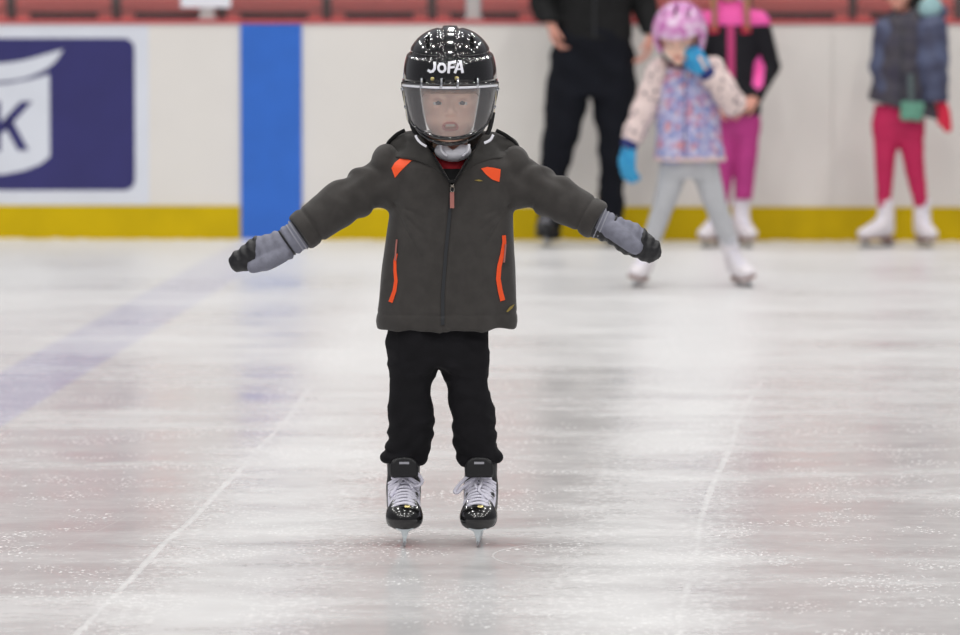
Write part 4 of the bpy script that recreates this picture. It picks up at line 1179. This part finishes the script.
sdf_obj('trousers', adult_trousers, (-.34, -.16, .02), (.30, .2, 1.2), .006, M['navy_tr'], ad_, disp=wrinkle(.008, 7, .003, 18, (1, 1, 1.5), 6))
M['boot_d'] = M['boot']
fig_skate(ad_, (X(548), .02, 0), math.radians(-8), 1.25, 'boot', 'boot'); fig_skate(ad_, (X(610), .02, 0), math.radians(10), 1.25, 'boot', 'boot')

# ================================================================== small girl in the pink helmet
G = Frame(690, 286)
g = empty('person', G.loc, 'small child in pink helmet and floral jacket skating, blue glove raised to the face', 'person')
p, X, Z = G.p, G.x, G.z
gR = rotz(math.radians(-14)) @ rotx(math.radians(22)); ghc = (X(680.5), -.035, Z(59.5)); gH = .205
SHL, ELL_, WRL = p(660, 70, 0), p(645, 108, .0), p(630, 142, -.03)
SHR, ELR, WRR = p(712, 70, 0), p(731, 101, -.05), p(706, 73, -.13)
def gbody(P):
    d = head_sdf(P, ghc, gR, gH)
    d = smin(d, cone(P, (X(687), .02, Z(72)), (X(685), .02, Z(48)), .04, .04), .02)
    d = smin(d, prof(P, [Z(165), Z(140), Z(85), Z(68)], [0, 0, 0, 0], [.01] * 4, [.10, .09, .10, .06], [.07, .06, .065, .04]), .02)
    d = smin(d, chain(P, [SHL, ELL_, WRL, p(627, 165, -.03)], [.035, .03, .022, .018]), .02)
    d = smin(d, chain(P, [SHR, ELR, WRR, p(698, 58, -.15)], [.035, .03, .022, .018]), .02)
    for hp_, kn, an, ft in (((677, 165), (664, 205), (648, 245), (640, 262)), ((702, 165), (715, 200), (731, 240), (738, 262))):
        d = smin(d, chain(P, [p(*hp_, .01), p(*kn, -.01), p(*an, .02)], [.045, .036, .024]), .02)
    return d
bd = sdf_obj('body', gbody, (-.34, -.24, .03), (.30, .14, 1.28), .0045, [M['skin'], M['lip']], g, region=lambda C: lip_region(C, ghc, gR, gH)); eyes(bd, ghc, gR, gH)
def ghelm(P):
    q = (P - vec(ghc)) @ gR
    b_ = ell(q, (0, .015, .135), (.120, .145, .128)); 
    b_ = smin(b_, prof(q, [.02, .135], [0, 0], [.02, .02], [.10, .120], [.12, .14], 2.0), .01)
    d = smax(b_, -ell(q, (0, .01, .12), (.095, .115, .112)), .003)
    d = smax(d, -np.maximum(q[:, 1] + .03, q[:, 2] - .145), .008)
    d = smax(d, .045 - q[:, 2] + .0 * q[:, 1], .008)
    for a_ in (-.055, 0, .055): d = smax(d, -ell(q, (a_, -.02, .255), (.009, .06, .05)), .004)
    return d
gh = sdf_obj('helmet', ghelm, (X(683) - .15, -.22, Z(70)), (X(683) + .15, .16, Z(-12)), .0045, M['pinkhelm'], g)
tubes('chin_strap', [([tuple(np.array(q) @ gR.T + np.array(ghc)) for q in ((-.09, -.01, .06), (-.06, -.04, .02), (0, -.06, -.008), (.06, -.04, .02), (.09, -.01, .06))], .006)], M['foam'], gh, sides=8, flat=.4)
sdf_obj('hair', lambda P: smax(head_sdf(P, ghc, gR, gH) - .008, -(((P - vec(ghc)) @ gR)[:, 2] - .13 + np.clip(((P - vec(ghc)) @ gR)[:, 1] + .02, 0, 1) * 1.5), .005), (X(683) - .12, -.17, Z(75)), (X(683) + .12, .16, Z(-8)), .005, M['hair_bl'], g)
def gj_torso(P):
    d = prof(P, [Z(161), Z(158), Z(130), Z(100), Z(80), Z(70), Z(63), Z(58)], [X(689), X(689), X(688), X(687), X(686), X(686), X(686), X(686)], [.01] * 8, [v / 225 for v in (34.5, 35, 31.5, 29, 29, 27, 20, 15)], [.115, .118, .105, .095, .09, .08, .065, .05], 2.3)
    d = d - .004 * np.sin(P[:, 0] * 50 + P[:, 2] * 10)
    return smax(d, -cone(P, (X(686), .01, Z(66)), (X(686), -.02, Z(45)), .045, .07), .004)
gj = sdf_obj('jacket', gj_torso, (-.2, -.14, Z(168)), (.2, .16, Z(52)), .0045, M['floral'], g, disp=wrinkle(.005, 12, .002, 30, seed=2))
sdf_obj('hem', lambda P: smax(gj_torso(P) - .004, Z(155.5) - P[:, 2] if False else np.abs(P[:, 2] - Z(158.5)) - .009, .003), (-.2, -.15, Z(168)), (.2, .16, Z(148)), .004, M['peach'], gj)
decal('zip', [[(X(684) - .003, Z(156)), (X(684) + .003, Z(156)), (X(684) + .003, Z(70)), (X(684) - .003, Z(70))]], bvh_of(gj), M['navycuff'], gj, res=.03)
for pts, rs in (([SHL, ELL_, WRL], [.058, .054, .046]), ([SHR, ELR, WRR], [.058, .058, .042])):
    w_ = vec(pts[2]); ax = w_ - vec(pts[1]); ax = ax / np.linalg.norm(ax)
    def slv(P): return smax(chain(P, pts, rs, .01) - .003 * np.sin((P - vec(pts[0])) @ ax * 70), (P - w_) @ ax + .004, .01)
    lo_ = np.min(np.array(pts), 0) - .075; hi_ = np.max(np.array(pts), 0) + .075
    sl_ = sdf_obj('sleeve', slv, lo_, hi_, .0045, M['spotted'], gj, disp=wrinkle(.004, 14, .002, 35, seed=5))
    sdf_obj('cuff', lambda P: smax(cone(P, tuple(w_ - ax * .01), tuple(w_ + ax * .03), rs[2] - .006, .034), np.maximum((P - w_) @ ax - .028, -.01 - (P - w_) @ ax), .004), lo_ - .03, hi_ + .03, .004, M['navycuff'], g)
def glove(P, w_, tip, pn, side):
    return hand_sdf(P, w_, tuple(vec(tip) - vec(w_)), pn, float(np.linalg.norm(vec(tip) - vec(w_))) * 1.05, .5, side) - .007
for w_, tip, pn, sd in ((p(628.5, 148, -.03), p(626, 181, -.035), (.7, .7, 0), -1), (p(704, 71, -.135), p(690, 48, -.165), (-.2, 1, .1), 1)):
    lo_ = np.minimum(np.array(w_), np.array(tip)) - .08; hi_ = np.maximum(np.array(w_), np.array(tip)) + .08
    sdf_obj('glove', lambda P: glove(P, w_, tip, pn, sd), lo_, hi_, .0035, M['blueglove'], g)
def gleg(P):
    d = prof(P, [Z(178), Z(165), Z(150)], [X(689)] * 3, [.01] * 3, [.115, .125, .125], [.075, .085, .085], 2.4)
    d = smax(d, -cone(P, p(690, 190, -.2), p(690, 190, .2), .04, .04), .03)
    l = chain(P, [p(675, 168, .01), p(664, 203, -.005), p(653, 238, .012)], [.062, .049, .040])
    r = chain(P, [p(704, 168, .01), p(715, 202, -.005), p(729, 240, .012)], [.062, .049, .040])
    return smin(smin(d, l, .02), r, .02)
sdf_obj('leggings', gleg, (-.30, -.11, Z(252)), (.27, .13, Z(146)), .0045, M['legging_gr'], g, disp=wrinkle(.003, 16, .001, 30, seed=8))
fig_skate(g, (X(638.5), -.005, 0), math.radians(-14), .98, ry=math.radians(12)); fig_skate(g, (X(744), -.005, 0), math.radians(16), .98, ry=math.radians(-16))

# ================================================================== blond girl in pink and black
K = Frame(733, 247)
k_ = empty('person', K.loc, 'blond girl in pink and black jacket with magenta leggings standing by the boards', 'person')
p, X, Z = K.p, K.x, K.z
kc = (X(728), -.01, Z(1)); kH = .215
SL, EL_, WL = p(703, 22, .0), p(697, 62, .02), p(716, 104, -.10)
SR, ER, WR = p(758, 22, .0), p(770, 66, .03), p(754, 98, -.08)
def kbody(P):
    d = head_sdf(P, kc, I3, kH)
    d = smin(d, cone(P, (X(729), .03, Z(20)), (X(728), .02, Z(-10)), .045, .045), .02)
    d = smin(d, prof(P, [Z(118), Z(95), Z(40), Z(14)], [0] * 4, [.01] * 4, [.11, .10, .12, .07], [.07, .06, .07, .045]), .02)
    d = smin(d, chain(P, [SR, ER, WR], [.038, .032, .024]), .02); d = smin(d, hand_sdf(P, WR, (-.8, -.35, -.45), (0, 1, -.3), .13, .7, 1), .008)
    d = smin(d, chain(P, [SL, EL_, WL], [.038, .032, .024]), .02); d = smin(d, hand_sdf(P, WL, (.8, -.35, -.3), (0, 1, -.3), .13, .7, -1), .008)
    for hp_, kn, an in (((724, 125), (721, 160), (717, 210)), ((745, 125), (745, 160), (743, 210))):
        d = smin(d, chain(P, [p(*hp_, .01), p(*kn, -.01), p(*an, .03)], [.050, .036, .024]), .02)
    return d
bd = sdf_obj('body', kbody, (-.30, -.24, .04), (.32, .18, 1.62), .005, [M['skin2'], M['lip']], k_, region=lambda C: lip_region(C, kc, I3, kH)); eyes(bd, kc, I3, kH)
sdf_obj('hair', lambda P: smax(head_sdf(P, kc, I3, kH) - .012, -(P[:, 2] - (kc[2] + .15) + np.clip(P[:, 1] + .05, 0, 1) * 2), .006), (X(728) - .12, -.15, Z(10)), (X(728) + .12, .16, Z(-60)), .005, M['hair_bl'], k_)
V, F = merge([tube_geo([p(714, -30, -.01), p(712, -8, -.07), p(713, 10, -.10), p(713, 30, -.105)], .022, sides=10, rend=.012), tube_geo([p(742, -30, -.01), p(745, -8, -.07), p(745, 10, -.10), p(746, 30, -.105)], .022, sides=10, rend=.012)])
mesh_obj('braid', V[:len(V) // 2], [f for f in F if max(f) < len(V) // 2], M['hair_bl'], k_)
mesh_obj('braid', V[len(V) // 2:], [tuple(i - len(V) // 2 for i in f) for f in F if min(f) >= len(V) // 2], M['hair_bl'], k_)
def kt(P):
    d = prof(P, [Z(114), Z(110), Z(80), Z(50), Z(30), Z(16), Z(8), Z(0)], [X(736), X(736), X(735), X(733), X(732), X(731), X(730), X(729)], [.01] * 8, [v / 197 for v in (24, 24.5, 23.5, 25.5, 28, 26, 18, 12)], [.098, .10, .092, .10, .10, .088, .07, .055], 2.4)
    return smax(d, -cone(P, (X(729), .01, Z(4)), (X(729), -.01, Z(-12)), .05, .07), .004)
def kj(P):
    d = kt(P)
    for pts in ([SL, EL_, WL], [SR, ER, WR]):
        w_ = vec(pts[2]); ax = w_ - vec(pts[1]); ax = ax / np.linalg.norm(ax)
        d = smin(d, smax(chain(P, pts, [.056, .050, .038], .01), (P - w_) @ ax, .006), .015)
    return d
kreg = lambda C: np.where(C[:, 2] > Z(29) - .10 * np.abs(C[:, 0]) * 0, 0, 1)
kjo = sdf_obj('jacket', kj, (-.30, -.22, Z(120)), (.30, .16, Z(-8)), .0045, M['jk_black'], k_, disp=wrinkle(.004, 12, .0015, 30, seed=7))
sdf_obj('yoke', lambda P: smax(kj(P) - .004, Z(25) - P[:, 2], .002), (-.30, -.22, Z(36)), (.30, .16, Z(-8)), .0045, M['pink'], kjo, disp=wrinkle(.004, 12, .0015, 30, seed=7))
for s in (-1, 1): sdf_obj('shoulder_band', lambda P: smax(smax(kj(P) - .0035, np.abs(P[:, 2] - Z(29)) - .022, .002), np.maximum(.055 - s * (P[:, 0] + .02), s * (P[:, 0] + .02) - .105), .004), (-.30, -.22, Z(42)), (.30, .16, Z(14)), .0045, M['red_band'], kjo, disp=wrinkle(.004, 12, .0015, 30, seed=7))
KB = bvh_of(kjo)
decal('zip_stripe', [[(X(727), Z(112)), (X(733.5), Z(112)), (X(733), Z(24)), (X(725.5), Z(24))]], KB, M['pinkstripe'], kjo, off=.004, res=.03)
decal('side_panel', [[(X(751), Z(84)), (X(757), Z(90)), (X(762), Z(84)), (X(764), Z(66)), (X(759), Z(54)), (X(753), Z(62))]], KB, M['pink'], kjo, off=.004, res=.03)
def kleg(P):
    d = prof(P, [Z(140), Z(132), Z(120), Z(106)], [X(737)] * 4, [.01] * 4, [.08, .11, .118, .11], [.05, .08, .09, .085], 2.4)
    l = chain(P, [p(725, 125, .01), p(724, 158, -.005), p(720, 203, .02)], [.068, .056, .044])
    r = chain(P, [p(747, 125, .01), p(745.5, 158, -.005), p(743.5, 201, .02)], [.066, .056, .044])
    return smin(smin(d, l, .02), smax(r, Z(199) - P[:, 2], .01), .02)
sdf_obj('leggings', kleg, (-.2, -.12, Z(214)), (.2, .14, Z(100)), .0045, M['magenta'], k_, disp=wrinkle(.002, 16, .001, 30, seed=8))
fig_skate(k_, (X(714), .0, 0), math.radians(-28), 1.08); fig_skate(k_, (X(744), .0, 0), math.radians(14), 1.08)

# ================================================================== girl in the navy jacket
Nf = Frame(903, 247)
n_ = empty('person', Nf.loc, 'dark haired girl in navy jacket and crimson leggings standing at the right', 'person')
p, X, Z = Nf.p, Nf.x, Nf.z
nR = rotz(math.radians(-24)); nc = (X(899), -.02, Z(9)); nH = .21
SL, EL_, WL = p(885, 30, -.01), p(881, 66, -.01), p(886, 92, -.05)
SR, ER, WR = p(929, 30, -.04), p(930, 62, -.06), p(932, 99, -.06)
def nbody(P):
    d = head_sdf(P, nc, nR, nH)
    d = smin(d, cone(P, (X(905), .03, Z(24)), (X(901), .02, Z(-4)), .045, .045), .02)
    d = smin(d, prof(P, [Z(125), Z(100), Z(40), Z(20)], [0] * 4, [.01] * 4, [.11, .10, .12, .07], [.07, .06, .07, .045]), .02)
    d = smin(d, chain(P, [SR, ER, WR, p(943, 122, -.03)], [.038, .032, .024, .02]), .02)
    d = smin(d, chain(P, [SL, EL_, WL, p(892, 98, -.05)], [.038, .032, .022, .016]), .02)
    for hp_, kn, an, tx in (((890, 125), (884, 160), (884, 208), -.05), ((912, 125), (914, 160), (923, 208), .0)):
        d = smin(d, chain(P, [p(*hp_, .01), p(*kn, -.01), p(*an, .03)], [.050, .036, .024]), .02)
    return d
bd = sdf_obj('body', nbody, (-.26, -.24, .04), (.28, .18, 1.60), .005, [M['skin2'], M['lip']], n_, region=lambda C: lip_region(C, nc, nR, nH)); eyes(bd, nc, nR, nH)
sdf_obj('hair', lambda P: smin(smax(head_sdf(P, nc, nR, nH) - .014, -(((P - vec(nc)) @ nR)[:, 2] - .15 + np.clip(((P - vec(nc)) @ nR)[:, 1] + .05, 0, 1) * 2.2), .006), chain(P, [p(911, -20, .03), p(914, -2, .01), p(913, 12, -.02)], [.045, .04, .02]), .02), (X(899) - .15, -.17, Z(24)), (X(899) + .15, .18, Z(-55)), .005, M['hair_dk'], n_)
def nj_t(P):
    d = prof(P, [Z(118), Z(113), Z(95), Z(60), Z(35), Z(22), Z(14), Z(8)], [X(v) for v in (904, 904, 905, 906, 908, 910, 908, 906)], [.015] * 8, [v / 197 for v in (36, 37, 35, 31, 30, 28, 20, 14)], [.135, .135, .125, .12, .115, .10, .08, .06], 2.4)
    d = smax(d, -cone(P, (X(902), .01, Z(14)), (X(900), -.02, Z(-2)), .05, .07), .004)
    # quilted tiers and slanted hem
    d = d - .005 * np.abs(np.sin(P[:, 2] * 26))
    return smax(d, Z(109) - P[:, 2] - (P[:, 0]) * .30, .006)
nj = sdf_obj('jacket', nj_t, (-.24, -.17, Z(126)), (.24, .18, Z(0)), .0045, M['navy_jk'], n_, disp=wrinkle(.005, 12, .002, 30, seed=11))
for pts, rs in (([SR, ER, WR], [.084, .082, .068]), ([SL, EL_, WL], [.060, .055, .046])):
    w_ = vec(pts[2]); ax = w_ - vec(pts[1]); ax = ax / np.linalg.norm(ax)
    lo_ = np.min(np.array(pts), 0) - .09; hi_ = np.max(np.array(pts), 0) + .09
    sdf_obj('sleeve', lambda P: smax(chain(P, pts, rs, .01) - .005 * np.abs(np.sin((P - vec(pts[0])) @ ax * 30)), (P - w_) @ ax - .01, .01), lo_, hi_, .0045, M['navy_jk2'], nj, disp=wrinkle(.004, 14, .002, 30, seed=5))
# hood hanging behind the shoulder with its pale lining
hd = sdf_obj('hood', lambda P: smin(ell(P, p(931, 12, .03), (.085, .085, .055)), ell(P, p(908, 16, .07), (.10, .05, .05)), .03), (-.15, -.1, Z(40)), (.30, .2, Z(-15)), .0045, M['navy_jk2'], nj)
sdf_obj('hood_lining', lambda P: ell(P, p(928, 7, -.065), (.062, .035, .055), roty(math.radians(-25))), (X(905), -.11, Z(26)), (X(950), .06, Z(-10)), .0045, M['hood_lt'], nj)
sdf_obj('scarf_end', lambda P: rbox(P, p(909, 110, -.145), (.058, .014, .048), .012, roty(math.radians(4))), (X(893), -.19, Z(124)), (X(925), -.1, Z(96)), .004, M['green'], nj, disp=wrinkle(.004, 18, .002, 40, seed=3))
sdf_obj('scarf_end', lambda P: rbox(P, p(908, 88, -.142), (.016, .010, .075), .009, roty(math.radians(-3))), (X(900), -.18, Z(108)), (X(917), -.1, Z(68)), .004, M['scarf_grey'], nj)
decal('zip', [[(X(897), Z(100)), (X(899), Z(100)), (X(901), Z(26)), (X(899), Z(26))]], bvh_of(nj), M['zip'], nj, res=.04)
def rmit(P, a_, b_, c_, t_):
    return smin(chain(P, [a_, b_, c_], [.030, .036, .024], 0, .8), cone(P, b_, t_, .018, .015), .01)
for a_, b_, c_, t_ in ((p(938, 98, -.06), p(942, 113, -.065), p(946, 127, -.065), p(938, 122, -.09)),):
    lo_ = np.min([a_, b_, c_, t_], 0) - .06; hi_ = np.max([a_, b_, c_, t_], 0) + .06
    if b_[0] > 0.1: sdf_obj('mitten', lambda P: rmit(P, a_, b_, c_, t_), lo_, hi_, .004, M['redmit'], n_)
def nleg(P):
    d = prof(P, [Z(142), Z(134), Z(122), Z(104)], [X(898)] * 4, [.01] * 4, [.085, .118, .128, .12], [.05, .08, .09, .085], 2.4)
    l = chain(P, [p(887, 125, .01), p(885, 158, -.005), p(884.5, 205, .02)], [.066, .052, .036])
    r = chain(P, [p(910, 125, .01), p(913, 158, -.005), p(921, 201, .02)], [.070, .054, .036])
    return smin(smin(d, l, .035), r, .035)
sdf_obj('leggings', nleg, (-.24, -.12, Z(216)), (.24, .14, Z(100)), .0045, M['crimson'], n_, disp=wrinkle(.003, 16, .001, 30, seed=8))
fig_skate(n_, (X(880), .0, 0), math.radians(-52), 1.05); fig_skate(n_, (X(925), .0, 0), math.radians(12), 1.05)
